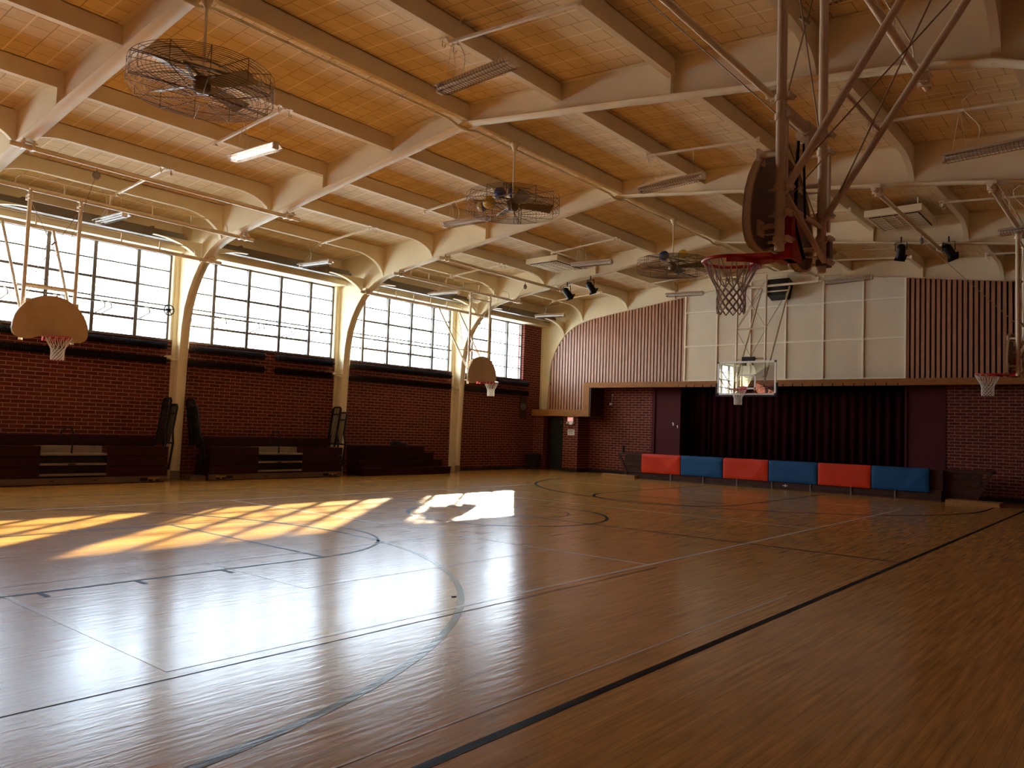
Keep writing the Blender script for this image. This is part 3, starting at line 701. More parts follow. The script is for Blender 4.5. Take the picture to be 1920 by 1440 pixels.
for j in range(7):
    f = j / 6; w = .40 * (1 - .25 * f ** 2) * (1 if j < 6 else .55); h = .115 * math.sin(f * PI / 2)
    for k in range(14):
        a = 2 * PI * k / 14; vs.append((-19.38 + .09 * math.sin(a) * (1 - .4 * f), 17.66 + w * math.cos(a) * (1 + .15 * math.sin(3 * a)), .917 + h * (1 + .35 * (1 if math.cos(a) < .2 else -.3) * f)))
fs = [(j * 14 + k, j * 14 + (k + 1) % 14, (j + 1) * 14 + (k + 1) % 14, (j + 1) * 14 + k) for j in range(6) for k in range(14)] + [tuple(range(6 * 14, 7 * 14))]
bg.add(vs, fs, True); t = bg.build('bag', M['black']); tag(t, 'slumped black bag lying on top of the tiered bench', 'bag')

# ------------------------------------------------------------------ basketball hoops
def net(mb, c, r0, r1, h, n=12, rad=.0055):
    cx, cy, cz = c
    def P(a, f):
        r = r0 + (r1 - r0) * (1 - (1 - f) ** 2.3) + .008 * math.sin(f * 9); return (cx + r * math.cos(a), cy + r * math.sin(a), cz - h * f)
    st = 2 * PI / n
    for k in range(n):
        for s in (-1, 1):
            a = k * st; pts = [P(a + s * .08 * st, 0), P(a + s * .25 * st, .22), P(a + s * .5 * st, .45)]
            for q in range(1, 7): pts.append(P(a + s * st * (.5 + q * .5), .45 + .55 * q / 6))
            mb.tube(pts, rad, 4)
def rim(mb, c, R, r=.0095): mb.ring(c, R, r, 40, 8)

OUT = [(0, .06), (.17, .055), (.27, .03), (.34, -.005), (.43, -.02), (.55, -.005), (.63, .03), (.675, .09), (.69, .17), (.68, .30), (.65, .42), (.59, .54), (.50, .66), (.39, .755), (.27, .82), (.14, .86), (0, .872)]
def side_hoop(T, loc, label, gr, ya, yb, detail, netm, pulley=None):
    """local frame: x towards the court, y along the hall, z up; masts at y = +-.47"""
    t = thing('basketball_hoop', label, 'basketball hoop', loc, gr)
    def B(): return MB(T)
    ZB = 3.02
    pts = [(y, ZB + z) for y, z in OUT] + [(-y, ZB + z) for y, z in OUT[-2:0:-1]]
    bd = B().prism(pts, 0, .185, .2).build('backboard', M['board'], t)
    lip = B(); n = len(pts); vs = []
    cy, cz = 0, ZB + .4
    for (y, z) in pts:
        q = Vector((y - cy, z - cz)); q2 = q * (1 - .022 / max(q.length, .1))
        for xx, qq in ((.202, q), (.14, q), (.14, q2), (.185, q2)): vs.append((xx, cy + qq.x, cz + qq.y))
    fs = []
    for i in range(n):
        A = 4 * i; Bq = 4 * ((i + 1) % n)
        fs += [(A, Bq, Bq + 1, A + 1), (A + 1, Bq + 1, Bq + 2, A + 2), (A + 2, Bq + 2, Bq + 3, A + 3)]
    lip.add(vs, fs); lip.build('board_lip', M['board'], bd)
    B().prism([(y * .975, ZB + .4 + (z - ZB - .4) * .965) for y, z in pts], 0, .176, .1845).build('board_back', M['boarddark'], bd)
    R = .235; rc = (.2 + .15 + R, 0, 3.05)
    rm = B(); rim(rm, rc, R, .015 if detail else .012)
    vs = []
    for k in range(33):
        t_ = PI * .32 + (2 * PI - PI * .64) * k / 32 + (0); a_ = PI + (t_ - PI) * .62
        for rr_, zz_ in ((R + .006, 3.0), (R + .006, 3.05), (R - .004, 3.05), (R - .004, 3.0)): vs.append((rc[0] + rr_ * math.cos(a_), rr_ * math.sin(a_), zz_))
    rm.add(vs, [(4 * k + i, 4 * k + (i + 1) % 4, 4 * k + 4 + (i + 1) % 4, 4 * k + 4 + i) for k in range(32) for i in range(4)])
    rm.box(.2, .36, -.06, .06, 3.02, 3.06); rm.add([(.2, -.13, 3.035), (.2, .13, 3.035), (rc[0] - .05, .232, 3.04), (rc[0] - .05, -.232, 3.04), (.2, -.13, 3.06), (.2, .13, 3.06), (rc[0] - .05, .232, 3.06), (rc[0] - .05, -.232, 3.06), (.36, 0, 3.04), (.36, 0, 3.06)],
           [(0, 3, 8), (0, 8, 1), (1, 8, 2), (4, 9, 7), (4, 5, 9), (5, 6, 9), (0, 4, 7, 3), (1, 2, 6, 5), (3, 7, 9, 8), (8, 9, 6, 2), (0, 1, 5, 4)])
    rm.box(.06, .2, -.09, .09, 3.0, 3.05); rm.box(.04, .12, -.11, .11, 3.0, 3.36)
    ro = rm.build('rim', M['orange'], t)
    for k in range(12):
        a = 2 * PI * k / 12
    nb = B(); net(nb, (rc[0], 0, 3.04), R - .004, .108, .43); nb.build('net', netm, ro)
    Z1, Z2, Z3 = 6.20, 5.96, 5.55; X1, X3 = 1.84, -1.44
    y0l, y1l = ya, yb                                   # pipe ends in local y
    for x, z, r in ((X1, Z1, .045), (0, Z2, .045), (X3, Z3, .045)):
        pp = B(); pp.tube([(x, y0l, z), (x, y1l, z)], r, 10)
        po = pp.build('support_pipe', M['pipe'], t)
        for yy, s in ((y0l + .28, 1), (y1l - .28, -1)):
            cl = B(); cl.box(x - .07, x + .07, yy - .1, yy - .06, z - .05, z + .12); cl.box(x - .07, x + .07, yy + .06, yy + .1, z - .05, z + .12); cl.box(x - .09, x + .09, yy - .13, yy + .13, z + .05, z + .075)
            cl.tube([(x + .06, yy - .08, z - .06), (x + .06, yy - .08, z + .12)], .012, 6); cl.tube([(x - .06, yy + .08, z - .06), (x - .06, yy + .08, z + .12)], .012, 6)
            cl.build('beam_clamp', M['pipe'], po)
        if x != X1:                                       # truss rod over the pipe
            tr = B(); a, c = y0l + .7, y1l - .7
            tr.tube([(x, a, z + .03), (x, a + .01, z + .17), (x, a + .08, z + .235), (x, a + .2, z + .25), (x, c - .2, z + .25), (x, c - .08, z + .235), (x, c - .01, z + .17), (x, c, z + .03)], .012, 6)
            m_ = int((c - a) / .75)
            for k in range(1, m_): tr.bar((x, a + (c - a) * k / m_, z), (x, a + (c - a) * k / m_, z + .25), .03, .02)
            tr.build('truss_rod', M['pipe'], po)
    for s in (-1, 1):
        y = .47 * s; ms = B(); ms.tube([(0, y, 2.98), (0, y, Z2 + .02)], .037, 12); mo = ms.build('mast', M['pipe'], t)
        zz = [3.06, 3.26, 3.46, 4.0, 4.15] if detail else [3.1, 3.45, 5.75]
        for z in zz + [Z2 - .02, Z2 - .14]:
            cl = B(); cl.tube([(0, y, z - .025), (0, y, z + .025)], .048, 12); cl.tube([(-.1, y - .035, z), (.1, y - .035, z)], .012, 6); cl.box(-.085, -.06, y - .05, y + .05, z - .02, z + .02)
            cl.build('pipe_clamp', M['pipe'], mo)
        br = B(); br.tube([(-.02, y * .97, 3.42), (X3, y * 1.04, Z3)], .03, 10); br.build('brace', M['pipe'], t)
        for z in (3.17, 3.72):                            # board arms
            ar = B(); ar.tube([(0, y, z), (.08, y * .98, z + .01), (.17, y * .9, z + .01)], .022, 8); ar.lathe([(.0, 0), (.03, 0), (.03, .03), (0, .03)], (.0, y, z - .015), 10)
            ar.box(.16, .185, y * .9 - .06, y * .9 + .06, z - .05, z + .07); ar.bar((0, y, z - .06), (.12, y * .93, z - .05), .03, .008); ar.build('board_arm', M['pipe'], t)
    for z, r in ((Z2 - .22, .02), (4.08, .03 if not detail else .045), (3.36, .02)): B().tube([(0, -.47, z), (0, .47, z)], r, 10).build('cross_bar', M['pipe'], t)
    xb = B(); 
    xb.tube([(-.45, -.475, 4.1), (-.45, .475, 4.1)], .016, 6); xb.build('cross_bar', M['pipe'], t)
    ca = B()
    for s in (-1, 1):
        ca.tube([(0, s * .47, Z2 - .2), (0, -s * .47, 4.0)], .006, 5); ca.tube([(-.1, s * .47, 3.55), (X3, -s * .47, Z3 - .08)], .006, 5)
        ca.tube([(.0, s * .47, 3.95), (.0, -s * .47, 3.3)], .005, 5)
    ca.tube([(-.03, -.02, 4.93), (.03, .02, 4.99)], .02, 6)
    ca.build('brace_cable', M['cable'], t)
    hc = B(); hc.tube([(X1, .0, Z1 - .17), (.05, .0, 4.05)], .006, 5); hc.build('hoist_cable', M['cable'], t)
    if detail:
        dt = B(); dt.tube([(0, -.16, 4.08), (0, -.02, 4.08)], .062, 14); dt.tube([(0, -.11, 4.05), (0, -.06, 4.05)], .085, 16); dt.bar((0, -.09, 4.06), (0, -.09, 3.9), .05, .07, (0, 1, 0))
        dt.build('hoist_drum', M['pipe'], t)
        for y in (-.63, .365):
            B().box(-.012, .012, y - .022, y + .022, 3.36, 4.1).build('height_channel', M['pipe'], t)
        B().tube([(.02, .05, 3.95), (.05, .02, 3.3), (-.02, .0, 3.0)], .014, 8).tube([(-.04, .1, 3.9), (-.06, .1, 3.3)], .01, 6).build('hose', M['black'], t)
        B().bar((-.04, .45, 3.40), (-.04, -.45, 3.05), .035, .03).build('cross_brace', M['pipe'], t)
        for q in ((-.05, .04, -.60, -.52, 3.12, 3.3), (-.06, .03, -.55, -.42, 3.03, 3.08)): B().box(*q).build('lock_bracket', M['boarddark'], t)
    pu = B(); pu.ring((X1, 0, Z1 - .19), .06, .02, 18, 6, 1 if False else 0); pu.tube([(X1 - .03, 0, Z1 - .19), (X1 + .03, 0, Z1 - .19)], .055, 14); pu.tube([(X1, 0, Z1 - .14), (X1, 0, Z1)], .01, 6)
    pu.build('pulley', M['grey'], t)
    return t
def TL(y): return Matrix.Translation((-17.06, y, 0))
def TR(y): return Matrix.Translation((-2.2, y, 0)) @ Matrix.Rotation(PI, 4, 'Z')
G = 'fan shaped side hoops hung from the roof'
side_hoop(TL(6.06), (-17.06, 6.06, 0), 'fan shaped beige hoop hanging at left edge before the nearest window', G, 4.61 - 6.06, 10.5 - 6.06, False, M['net'])
side_hoop(TL(18.83), (-17.06, 18.83, 0), 'fan shaped beige hoop farther off, near the stage corner window', G, 15.02 - 18.83, 20.95 - 18.83, False, M['net'])
side_hoop(TR(6.2), (-2.2, 6.2, 0), 'big hoop overhead at right seen from behind, with pipe frame', G, 6.2 - 10.5, 6.2 - 4.61, True, M['netgrey'])
side_hoop(TR(18.78), (-2.2, 18.78, 0), 'dim hoop at the right edge in front of the dark slats', G, 18.78 - 20.95, 18.78 - 15.02, False, M['net'])

# glass main hoop
t = thing('basketball_hoop', 'rectangular glass backboard hoop hanging before the stage', 'basketball hoop', (-9.56, 22.6, 0))
gx, gy, z0, z1 = -9.6, 22.55, 2.845, 3.862; hw = .915
gl = MB().box(gx - hw + .05, gx + hw - .05, gy - .006, gy + .006, z0 + .05, z1 - .05).build('glass_board', M['boardglass'], t)
f = MB()
for a in (gx - hw, gx + hw - .055): f.box(a, a + .055, gy - .02, gy + .02, z0, z1)
f.box(gx - hw, gx + hw, gy - .02, gy + .02, z0, z0 + .055); f.box(gx - hw, gx + hw, gy - .02, gy + .02, z1 - .055, z1)
f.build('board_frame', M['white'], gl)
f = MB(); f.box(gx - hw - .03, gx + hw + .03, gy - .035, gy + .03, z0 - .05, z0 - .002)
for a in (gx - hw - .045, gx + hw + .003): f.box(a, a + .042, gy - .035, gy + .03, z0 - .05, z0 + .36)
f.build('edge_pad', M['black'], gl)
f = MB(); sq0, sq1 = z0 + .17, z0 + .62
for a in (gx - .3, gx + .25): f.box(a, a + .05, gy - .008, gy - .0065, sq0, sq1)
f.box(gx - .3, gx + .3, gy - .008, gy - .0065, sq1 - .05, sq1); f.box(gx - .3, gx + .3, gy - .008, gy - .0065, sq0, sq0 + .05)
f.build('target_square', M['white'], gl)
R = .235; rc = (gx - .08, gy - .38, 2.985)
rm = MB(); rim(rm, rc, R, .010); rm.box(rc[0] - .07, rc[0] + .07, gy - .16, gy - .007, 2.93, 3.0); rm.box(rc[0] - .1, rc[0] + .1, gy - .025, gy - .007, 2.88, 3.1)
rm.bar((rc[0] - .05, gy - .1, 2.96), (rc[0] - .2, gy - .28, 2.98), .02, .02); rm.bar((rc[0] + .05, gy - .1, 2.96), (rc[0] + .2, gy - .28, 2.98), .02, .02)
ro = rm.build('rim', M['orange'], t)
nb = MB(); net(nb, (rc[0], rc[1], 2.975), R - .004, .108, .44, rad=.006); nb.build('net', M['net'], ro)
for s in (-1, 1):
    x = -9.56 + s * .45
    MB().tube([(x, 22.75, 3.25), (x, 22.75, 6.5)], .033, 10).build('mast', M['pipe'], t)
    MB().tube([(x + .0, 22.78, 3.35), (x, 24.65, 6.42)], .028, 10).build('brace', M['pipe'], t)
    for z in (3.95, 4.86, 6.3): c_ = MB(); c_.tube([(x, 22.75, z - .03), (x, 22.75, z + .03)], .045, 10); c_.tube([(x - .07, 22.72, z), (x + .07, 22.72, z)], .012, 6); c_.build('pipe_clamp', M['pipe'], t)
    MB().tube([(x, 22.75, 3.4), (x, 22.6, 3.4), (gx + s * .6, 22.57, 3.35)], .02, 8).build('board_arm', M['pipe'], t)
for yy, z, r in ((22.75, 4.86, .024), (22.75, 3.95, .03), (24.6, 6.3, .022)): MB().tube([(-10.01, yy, z), (-9.11, yy, z)], r, 8).build('cross_bar', M['pipe'], t)
MB().box(gx - .18, gx + .2, 22.62, 22.72, 3.86, 4.0).box(gx - .16, gx - .06, 22.6, 22.7, 3.74, 3.9).box(gx + .06, gx + .16, 22.6, 22.7, 3.74, 3.9).build('height_adjuster', M['black'], t)
ca = MB()
for s in (-1, 1):
    ca.tube([(-9.56 + s * .45, 22.75, 4.9), (-9.56 - s * .45, 22.75, 6.35)], .007, 5); ca.tube([(-9.56 + s * .45, 22.75, 4.82), (-9.56 - s * .02, 22.75, 3.98)], .007, 5); ca.tube([(-9.56 + s * .45, 22.8, 4.9), (-9.56 + s * .45, 24.5, 6.25)], .007, 5)
ca.build('brace_cable', M['cable'], t)
for yy in (22.75, 24.65): MB().tube([(-10.85, yy, 6.5), (-8.1, yy, 6.5)], .04, 10).build('support_pipe', M['pipe'], t)
for x in (-10.7, -8.25): sp = MB(); sp.tube([(x, 20.5, 6.66), (x, 25.72, 6.66)], .04, 10); sp.box(x - .06, x + .06, 22.68, 22.82, 6.46, 6.7); sp.box(x - .06, x + .06, 24.58, 24.72, 6.46, 6.7); sp.box(x - .05, x + .05, 20.5, 20.72, 6.66, 6.95); sp.build('support_pipe', M['pipe'], t)
sp = MB(); sp.tube([(-8.3, 22.3, 6.55), (-8.25, 22.3, 6.72), (-8.25, 23.6, 6.74), (-8.25, 23.65, 6.6)], .014, 6); sp.build('truss_rod', M['pipe'], t)

# ------------------------------------------------------------------ caged ceiling fans
def fan(y, label, zc=5.95, rot=0.):
    t = thing('ceiling_fan', label, 'ceiling fan', (XR, y, zc), 'caged fans hanging from the ridge')
    c = (XR, y, zc); T0 = deck(0) - .3
    MB().lathe([(.02, -.17), (.035, -.16), (.09, -.02), (.09, 0), (0, 0)], (XR, y, T0), 16).build('canopy', M['cream'], t)
    MB().tube([(XR, y, T0 - .1), (XR, y, zc + .1)], .019, 10).build('down_rod', M['pipe'], t)
    MB().lathe([(0, -.12), (.08, -.12), (.11, -.08), (.12, .06), (.08, .1), (.03, .13), (0, .13)], c, 18).build('motor', M['blade'], t)
    for k in range(4):
        a = rot + k * PI / 2; T = Matrix.Translation(c) @ Matrix.Rotation(a, 4, 'Z') @ Matrix.Rotation(math.radians(-22), 4, 'X')
        bl = MB(T); bl.prism([(.13, -.05), (.25, -.085), (.80, -.13), (.80, .12), (.25, .085), (.13, .05)], 2, -.004, .004); bl.build('blade', M['blade'], t)
    br = MB(); 
    for k in range(3):
        a = rot + .5 + k * 2 * PI / 3; b_ = a + 2 * PI / 3
        br.bar((XR + .33 * math.cos(a), y + .33 * math.sin(a), zc + .16), (XR + .33 * math.cos(b_), y + .33 * math.sin(b_), zc + .16), .035, .02)
        br.bar((XR, y, zc + .1), (XR + .33 * math.cos(a), y + .33 * math.sin(a), zc + .16), .03, .02)
    br.build('bracket', M['blade'], t)
    cg = MB(); Rr = .90; zt, zb = zc + .15, zc - .14; wr = .0036
    for k in range(15):
        r = .14 + (Rr - .14) * k / 14; dz = .05 * (1 - (r / Rr) ** 2)
        cg.ring((XR, y, zb - dz), r, wr, 48, 4)
        if k > 3: cg.ring((XR, y, zt + dz * .3), r, wr, 48, 4)
    for z in (zb + .1, zb + .2): cg.ring((XR, y, z), Rr, wr, 48, 4)
    for k in range(12):
        a = 2 * PI * k / 12 + .13; ca_, sa = math.cos(a), math.sin(a)
        cg.tube([(XR + .14 * ca_, y + .14 * sa, zb - .05), (XR + .55 * ca_, y + .55 * sa, zb - .035), (XR + Rr * ca_, y + Rr * sa, zb), (XR + Rr * ca_, y + Rr * sa, zt), (XR + .32 * ca_, y + .32 * sa, zt + .012)], .0055, 4)
    cg.build('wire_cage', M['wire'], t)
    rd = MB()
    for k in range(2):
        a = rot + 1.1 + k * PI
        for q in (-.03, .03):
            A = a + q; rd.tube([(XR + .05 * math.cos(A), y + .05 * math.sin(A), zc - .1), (XR + Rr * math.cos(A), y + Rr * math.sin(A), zb), (XR + Rr * math.cos(A), y + Rr * math.sin(A), zt), (XR + .05 * math.cos(A), y + .05 * math.sin(A), zt + .05)], .007, 5)
    rd.build('cage_arm', M['wire'], t)
    return t
fan(5.06, 'nearest wire caged fan hanging over the lit lamp', 5.93, .35)
fan(11.44, 'wire caged fan in the middle holding blue and yellow balls', 5.90, 1.0)
fan(17.88, 'farthest wire caged fan with balls, near the big hoop net', 5.87, .2)
def ball(c, r, ma, mb_, label, name='ball', g='balls stuck in the fan cages'):
    o = MB().sphere(c, r, 24).build(name, ma); tag(o, label, 'ball', g)
    o.data.materials.append(mb_)
    for p in o.data.polygons:
        q = p.center - Vector(c); a = math.atan2(q.y, q.x)
        if int((a + PI) / (PI / 3)) % 2: p.material_index = 1
def cz(zc): return zc - .14 - .03
ball((XR - .50, 11.44 - .30, 5.90 - .165 + .147), .122, M['ballblue'], M['ballyellow'], 'blue and yellow ball at left in the middle fan cage')
ball((XR - .24, 11.44 - .42, 5.90 - .170 + .147), .122, M['ballyellow'], M['ballyellow'], 'plain yellow ball beside the rod in the middle fan cage')
ball((XR - .38, 11.44 + .05, 5.90 + .17 + .13), .122, M['ballblue'], M['ballblue'], 'plain blue ball on top of the middle fan cage')
ball((XR - .13, 11.44 + .18, 5.90 + .175 + .13), .122, M['ballyellow'], M['ballblue'], 'yellow and blue ball on top of the middle fan cage')
ball((XR - .20, 17.88 - .1, 5.87 + .175 + .12), .125, M['ballblue'], M['ballblue'], 'dark blue ball on top of the farthest fan cage')
ball((XR + .26, 17.88 + .05, 5.87 + .172 + .13), .122, M['ballyellow'], M['ballyellow'], 'yellow ball on top of the farthest fan cage')

# ------------------------------------------------------------------ lights with guards and their conduits
def light(x, y, z, label, lit=False, tilt=0.):
    T = Matrix.Translation((x, y, z)) @ Matrix.Rotation(tilt, 4, 'Y')
    t = thing('strip_light', label, 'light', (x, y, z), 'caged strip lights hanging from the roof')
    L2 = .66
    h = MB(T); h.prism([(-.15, -.0), (-.13, .012), (-.05, .075), (.05, .075), (.13, .012), (.15, 0), (.13, 0), (.045, .062), (-.045, .062), (-.13, 0)], 0, -L2, L2)
    for s in (-1, 1): h.box(s * L2 - .02, s * L2 + .02, -.055, .055, -.06, .062)
    h.build('housing', M['fixture'], t)
    for s in (-1, 1): MB(T).tube([(-L2 + .02, s * .045, -.012), (L2 - .02, s * .045, -.012)], .017, 10).build('lamp_tube', M['lit'] if lit else M['tubeoff'], t)
    g = MB(T)
    for k in range(25):
        xx = -L2 + .04 + k * (2 * L2 - .08) / 24
        g.tube([(xx, -.15, .0), (xx, -.13, -.04), (xx, -.06, -.065), (xx, .06, -.065), (xx, .13, -.04), (xx, .15, .0)], .003, 4)
    for yy, zz in ((-.13, -.04), (-.06, -.065), (.06, -.065), (.13, -.04)): g.tube([(-L2 + .03, yy, zz), (L2 - .03, yy, zz)], .003, 4)
    g.build('wire_guard', M['wire'] if not lit else M['white'], t)
    return t
RX = {-2: (-18.05, 5.97), -1: (-12.4, 6.33), 0: (-7.1, 6.31), 1: (-1.85, 5.9)}
RY = [7.55, 13.05, 18.28, 23.9]
ctext = {-2: 'by the windows', -1: 'left of the ridge', 0: 'right of the ridge', 1: 'by the dark wall'}
rtext = ['nearest row', 'second row', 'third row', 'last row before the stage']
PK = {-2: (-4, -3), -1: (-2, -1), 0: (1, 2), 1: (3, 4)}
for j, y in enumerate(RY):
    for cidx, (x, z) in RX.items():
        lit = (cidx == -1 and j == 0)
        lab = ('single glowing strip light hanging beyond the nearest fan' if lit else 'unlit caged strip light %s, %s' % (ctext[cidx], rtext[j]))
        if cidx == -2 and j == 2: x = -18.2
        l = light(x, y, z, lab, lit, .03 if cidx < 0 else -.03)
        k1, k2 = PK[cidx]; xa, xb = PU[k1 + 4] - .1, PU[k2 + 4] + .08
        za, zb2 = deck(xa - XR) - .285 - .035, deck(xb - XR) - .285 - .035
        cy = y + .06
        c = thing('light_rail', 'painted rail above strip light %s, %s' % (ctext[cidx], rtext[j]), 'rail', (xa, cy, za), 'rails carrying the strip lights')
        MB().bar((xa, cy, za), (xb, cy, zb2), .045, .04).build('rail', M['pipe'], c)
        xh = xa if cidx >= 0 else xb
        zh = za if cidx >= 0 else zb2
        hk = MB(); 
        for q in (-.11, .11):
            hk.bar((xh - .06, cy + q, zh), (xh + .06, cy + q, zh), .05, .02); hk.tube([(xh - .03, cy + q, zh), (xh - .03, cy + q, zh - .09), (xh + .01, cy + q, zh - .12), (xh + .03, cy + q, zh - .08)], .012, 5)
        hk.bar((xh, cy - .13, zh + .005), (xh, cy + .13, zh + .005), .03, .02); hk.build('hook', M['pipe'], c)
        MB().tube([(xa, cy + .13, deck(xa - XR) - .02), (xb, cy + .13, deck(xb - XR) - .02)], .008, 5).build('conduit', M['cream'], c)
        xe, ze = (xb, zb2) if cidx >= 0 else (xa, za)
        MB().box(xe - .03, xe + .03, cy - .03, cy + .03, ze - .05, ze + .05).build('end_bracket', M['pipe'], c)
        # hanging cords belong to the lamp
        co_ = MB(); xl = x - .45; zl = z + .07
        fr = (xl - xa) / (xb - xa); fr = min(max(fr, 0), 1); zr = za + (zb2 - za) * fr; xr_ = xa + (xb - xa) * fr
        co_.tube([(xl - .1, y, zl), (xr_, y, zr - .02)], .003, 4); co_.tube([(xl + .1, y, zl), (xr_, y, zr - .02)], .003, 4)
        xl2 = x + .45; fr = min(max((xl2 - xa) / (xb - xa), 0), 1); zr2 = za + (zb2 - za) * fr; co_.tube([(xl2, y, zl), (xa + (xb - xa) * fr, y, zr2 - .02)], .003, 4)
        pts = [(xl + .15, y, zl)] + [(xl + .15 + .12 * math.sin(q / 8 * 5), y + .03 * math.cos(q), zl + (zr + .12 - zl) * q / 8) for q in range(1, 9)] + [(xl + .25, y, deck(xl + .25 - XR) - .01)]
        co_.tube(pts, .006, 5); co_.build('cord', M['net'], l)

# conduit beside the ridge purlin
cd = MB(); pts = []
y = FY[0] + .3
z = deck(0) - .34
for a, c_ in zip(FY[1:], FY[2:]):
    pts += [(XR - .15, a + .35, z), (XR - .15, c_ - .35, z), (XR - .15, c_ - .14, z - .06), (XR - .15, c_ + .14, z - .06)]
cd.tube(pts[:-2], .027, 8)
t = cd.build('conduit', M['cream']); tag(t, 'long thin conduit pipe clipped beside the ridge purlin', 'conduit')
cl = MB()
for a, c_ in zip(FY[1:], FY[2:]):
    for q in range(1, 7):
        yy = a + (c_ - a) * q / 7; cl.box(XR - .176, XR - .124, yy - .012, yy + .012, z - .026, z + .028); cl.box(XR - .16, XR - .02, yy - .01, yy + .01, z + .022, z + .032)
cl.build('clip', M['pipe'], t)

# ceiling heaters with grilles
for x0, x1, lab in ((-15.2, -14.0, 'boxed ceiling heater with grille on the window side'), (-5.25, -4.05, 'boxed ceiling heater with grille on the dark side')):
    xm = (x0 + x1) / 2; zt = deck(xm - XR) - .03
    t = thing('ceiling_heater', lab, 'heater', (xm, 19.55, zt), 'boxed ceiling heaters')
    MB().box(x0, x1, 18.8, 20.35, 6.72, 6.87).build('case', M['cream'], t)
    for xx in (x0 + .1, x1 - .1):
        for yy in (18.9, 20.25): MB().tube([(xx, yy, 6.86), (xx, yy, deck(xx - XR) - .002)], .012, 6).build('hanger_rod', M['pipe'], t)
    g = MB(); g.box(x0 + .08, x1 - .08, 18.9, 20.25, 6.705, 6.719); g.build('grille_opening', M['dark'], t)
    g = MB()
    for k in range(11): g.bar((x0 + .1, 18.96 + k * .122, 6.70), (x1 - .1, 18.96 + k * .122, 6.70), .03, .006, (0, .5, 1))
    for xx in (x0 + .35, xm, x1 - .35): g.box(xx - .01, xx + .01, 18.9, 20.25, 6.69, 6.71)
    g.build('louvre', M['cream'], t)

# speaker and stage lamps
t = thing('speaker', 'black loudspeaker box hung high on the white panels', 'speaker', (-9.72, 25.35, 6.2))
T = Matrix.Translation((-9.72, 25.38, 6.5)) @ Matrix.Rotation(math.radians(-16), 4, 'X')
MB(T).prism([(-.37, .29), (.37, .29), (.30, -.29), (-.30, -.29)], 1, -.2, .22).build('cabinet', M['black'], t)
MB(T).prism([(-.35, .27), (.35, .27), (.285, -.27), (-.285, -.27)], 1, -.215, -.2).build('speaker_grille', M['dark'], t)
MB().bar((-9.72, 25.55, 6.55), (-9.72, 25.78, 6.6), .06, .3).build('wall_bracket', M['grey'], t)
def spot(p, d, label):
    t = thing('stage_lamp', label, 'lamp', p, 'black stage lamps on the arch before the stage')
    p = Vector(p); d = Vector(d).normalized(); q = Vector((0, 0, 1)).rotation_difference(-d).to_matrix().to_4x4()
    T = Matrix.Translation(p) @ q
    MB(T).lathe([(0, .16), (.06, .16), (.1, .1), (.1, -.14), (.115, -.2), (.105, -.2), (.09, -.12), (0, -.12)], (0, 0, 0), 16).build('lamp_body', M['black'], t)
    MB(T).box(-.12, .12, -.12, .12, -.23, -.2).build('gel_frame', M['black'], t)
    MB().tube([p + Vector((-.13, 0, 0)), p + Vector((-.13, 0, .2)), p + Vector((.13, 0, .2)), p + Vector((.13, 0, 0))], .012, 6).tube([p + Vector((0, 0, .2)), p + Vector((0, 0, .34))], .016, 6).build('yoke', M['black'], t)
for p, d, lab in (((-14.82, 20.5, 6.06), (.25, 1, -.9), 'left of two black stage lamps by the window side'), ((-13.92, 20.5, 6.18), (.2, 1, -.9), 'right of two black stage lamps by the window side'),
                  ((-4.86, 20.5, 6.24), (-.3, 1, -.9), 'black stage lamp under the arch right of ridge, farther from wall'), ((-3.83, 20.5, 6.12), (.4, 1, -.8), 'black stage lamp under the arch nearest the dark wall')):
    spot(p, d, lab)
    
# ------------------------------------------------------------------ outdoors
M['added_dark_strip'] = paint('dark bounce cutting ground', (.10, .105, .06), .95, var=.3, scale=4, bump=.3)
struct(MB().box(-26, XW - .32, -30, 60, -.3, -.27).build('added_dark_strip', M['added_dark_strip']), 'added dark strip outside along the window wall, cutting upward bounce', 'added_dark_strip')  # dark strip added outdoors to cut light bouncing up onto ducts and knees
struct(MB().box(-140, XW - .32, -60, 120, -.5, -.3).build('ground', M['ground']), 'bright white ground outside the windows', 'ground')
def tree(x, y, h, seed, label):
    r = random.Random(seed); mb = MB()
    def limb(p, d, L_, rad, lev):
        pts = [p]; q = Vector(p); dd = Vector(d)
        for k in range(4):
            dd = (dd + Vector((r.uniform(-.16, .16), r.uniform(-.16, .16), r.uniform(-.05, .12)))).normalized(); q = q + dd * L_ / 4; pts.append(q.copy())
        mb.tube(pts, rad, 5 if lev < 2 else 4, False, rad * .55)
        if lev < 4:
            for k in range(3 if lev < 3 else 2):
                i = r.choice((2, 3, 4)); nd = (dd + Vector((r.uniform(-1, 1), r.uniform(-1, 1), r.uniform(-.1, .6))) * .9).normalized()
                limb(pts[i], nd, L_ * r.uniform(.55, .75), rad * .5, lev + 1)
    limb(Vector((x, y, -.3)), (0, 0, 1), h * .42, h * .018, 0)
    tag(mb.build('bare_tree', M['bark']), label, 'tree', 'bare trees outside the windows')
tree(-31, 7.0, 11, 1, 'bare leafless tree outside seen in the nearest window')
tree(-37, 19.5, 11, 2, 'bare leafless tree outside seen in the middle window')
tree(-39, 29.0, 12, 3, 'bare leafless tree outside seen in the window left of far hoop')
tree(-42, 41.0, 12, 4, 'bare leafless tree outside seen in the stage corner window')
tree(-34, 11.2, 10, 5, 'bare leafless tree outside at right side of the nearest window')
tag(MB().tube([(-33, 15.2, -.3), (-33, 15.2, 8.5)], .13, 10).bar((-33, 14.3, 7.6), (-33, 16.1, 7.6), .12, .12).build('utility_pole', M['bark']), 'tall pole outside at left side of the middle window', 'pole')

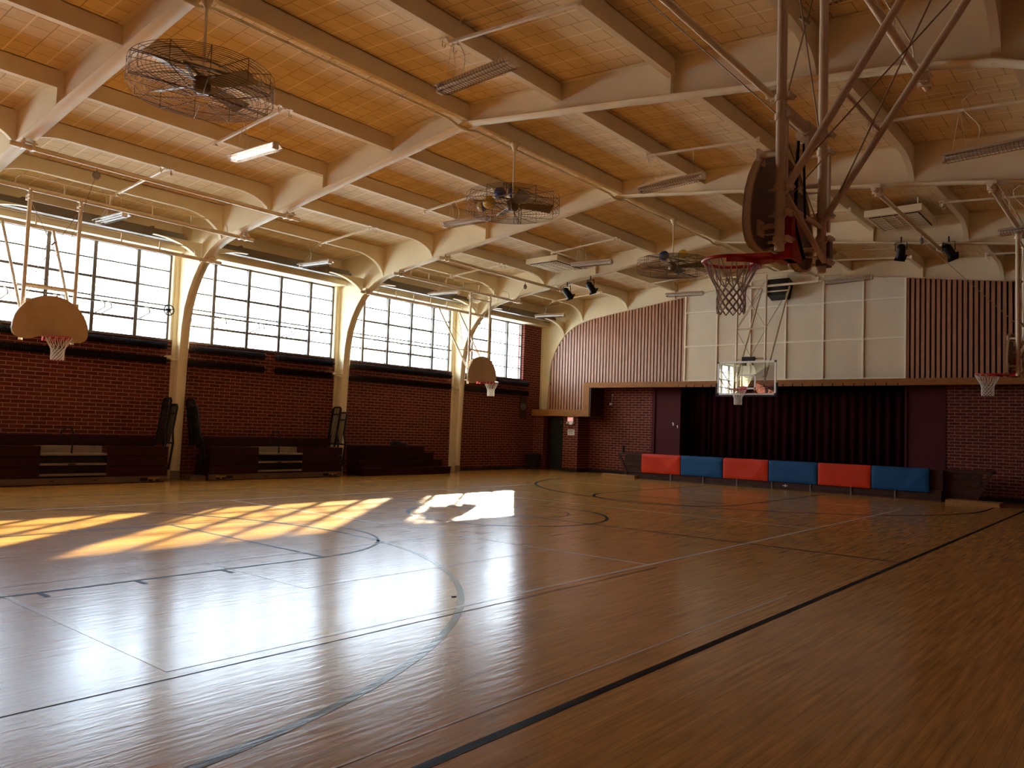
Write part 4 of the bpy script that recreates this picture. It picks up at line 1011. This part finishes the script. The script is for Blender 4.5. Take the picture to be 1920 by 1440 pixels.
# ------------------------------------------------------------------ daylight
W = bpy.data.worlds.new('sky'); SC.world = W; W.use_nodes = True
nt = W.node_tree; N, L = nt.nodes, nt.links; bg = N['Background']
tc = N.new('ShaderNodeTexCoord'); sx_ = N.new('ShaderNodeSeparateXYZ'); L.new(tc.outputs['Generated'], sx_.inputs[0])
rp = N.new('ShaderNodeValToRGB'); rp.color_ramp.elements[0].color = (.93, .97, 1, 1); rp.color_ramp.elements[1].color = (.55, .76, 1, 1); rp.color_ramp.elements[0].position = .0; rp.color_ramp.elements[1].position = .5
L.new(sx_.outputs[2], rp.inputs['Fac']); L.new(rp.outputs['Color'], bg.inputs['Color']); bg.inputs['Strength'].default_value = 6.5
sd = Vector((1.93, -2.38, -1.0)).normalized()
sl = bpy.data.lights.new('sun', 'SUN'); sl.energy = 21; sl.angle = .012; sl.color = (1, .89, .64)
so = bpy.data.objects.new('sun', sl); COL.objects.link(so); so.rotation_euler = sd.to_track_quat('-Z', 'Y').to_euler(); so.location = (-40, 40, 25)
for i in range(1, 6):     # sky portals at the window openings
    ya, yb = FY[i] + .17, (FY[i + 1] - .17 if i < 5 else 24.62)
    al = bpy.data.lights.new('sky_portal', 'AREA'); al.shape = 'RECTANGLE'; al.size = HEAD - SILL; al.size_y = yb - ya; al.cycles.is_portal = True
    ao = bpy.data.objects.new('sky_portal', al); COL.objects.link(ao); ao.location = (XG - .06, (ya + yb) / 2, (SILL + HEAD) / 2)
    ao.rotation_euler = (0, -PI / 2, 0)

# ------------------------------------------------------------------ camera
cam = bpy.data.cameras.new('camera'); cam.sensor_width = 36; cam.lens = 1474.44 / 1920 * 36; cam.clip_end = 400; cam.clip_start = .05
co = bpy.data.objects.new('camera', cam); COL.objects.link(co)
pi_, ya_, ro_ = .0576, .6923, .0348
F = Vector((-math.sin(ya_) * math.cos(pi_), math.cos(ya_) * math.cos(pi_), math.sin(pi_)))
R0 = Vector((math.cos(ya_), math.sin(ya_), 0)); U0 = R0.cross(F)
Rr_ = R0 * math.cos(ro_) + U0 * math.sin(ro_); Uu = -R0 * math.sin(ro_) + U0 * math.cos(ro_)
mw = Matrix((Rr_, Uu, -F)).transposed().to_4x4(); mw.translation = Vector((0, 0, 1.5758))
co.matrix_world = mw
SC.camera = co

SC.view_settings.view_transform = 'Standard'; SC.view_settings.look = 'None'; SC.view_settings.gamma = 1; SC.view_settings.use_curve_mapping = False
SC.view_settings.exposure = 1.4
SC.cycles.use_denoising = True
SC.cycles.max_bounces = 12; SC.cycles.diffuse_bounces = 8; SC.cycles.glossy_bounces = 6; SC.cycles.transparent_max_bounces = 24
SC.cycles.sample_clamp_indirect = 40.0
SC.cycles.caustics_reflective = True; SC.cycles.blur_glossy = .3; SC.cycles.caustics_refractive = False
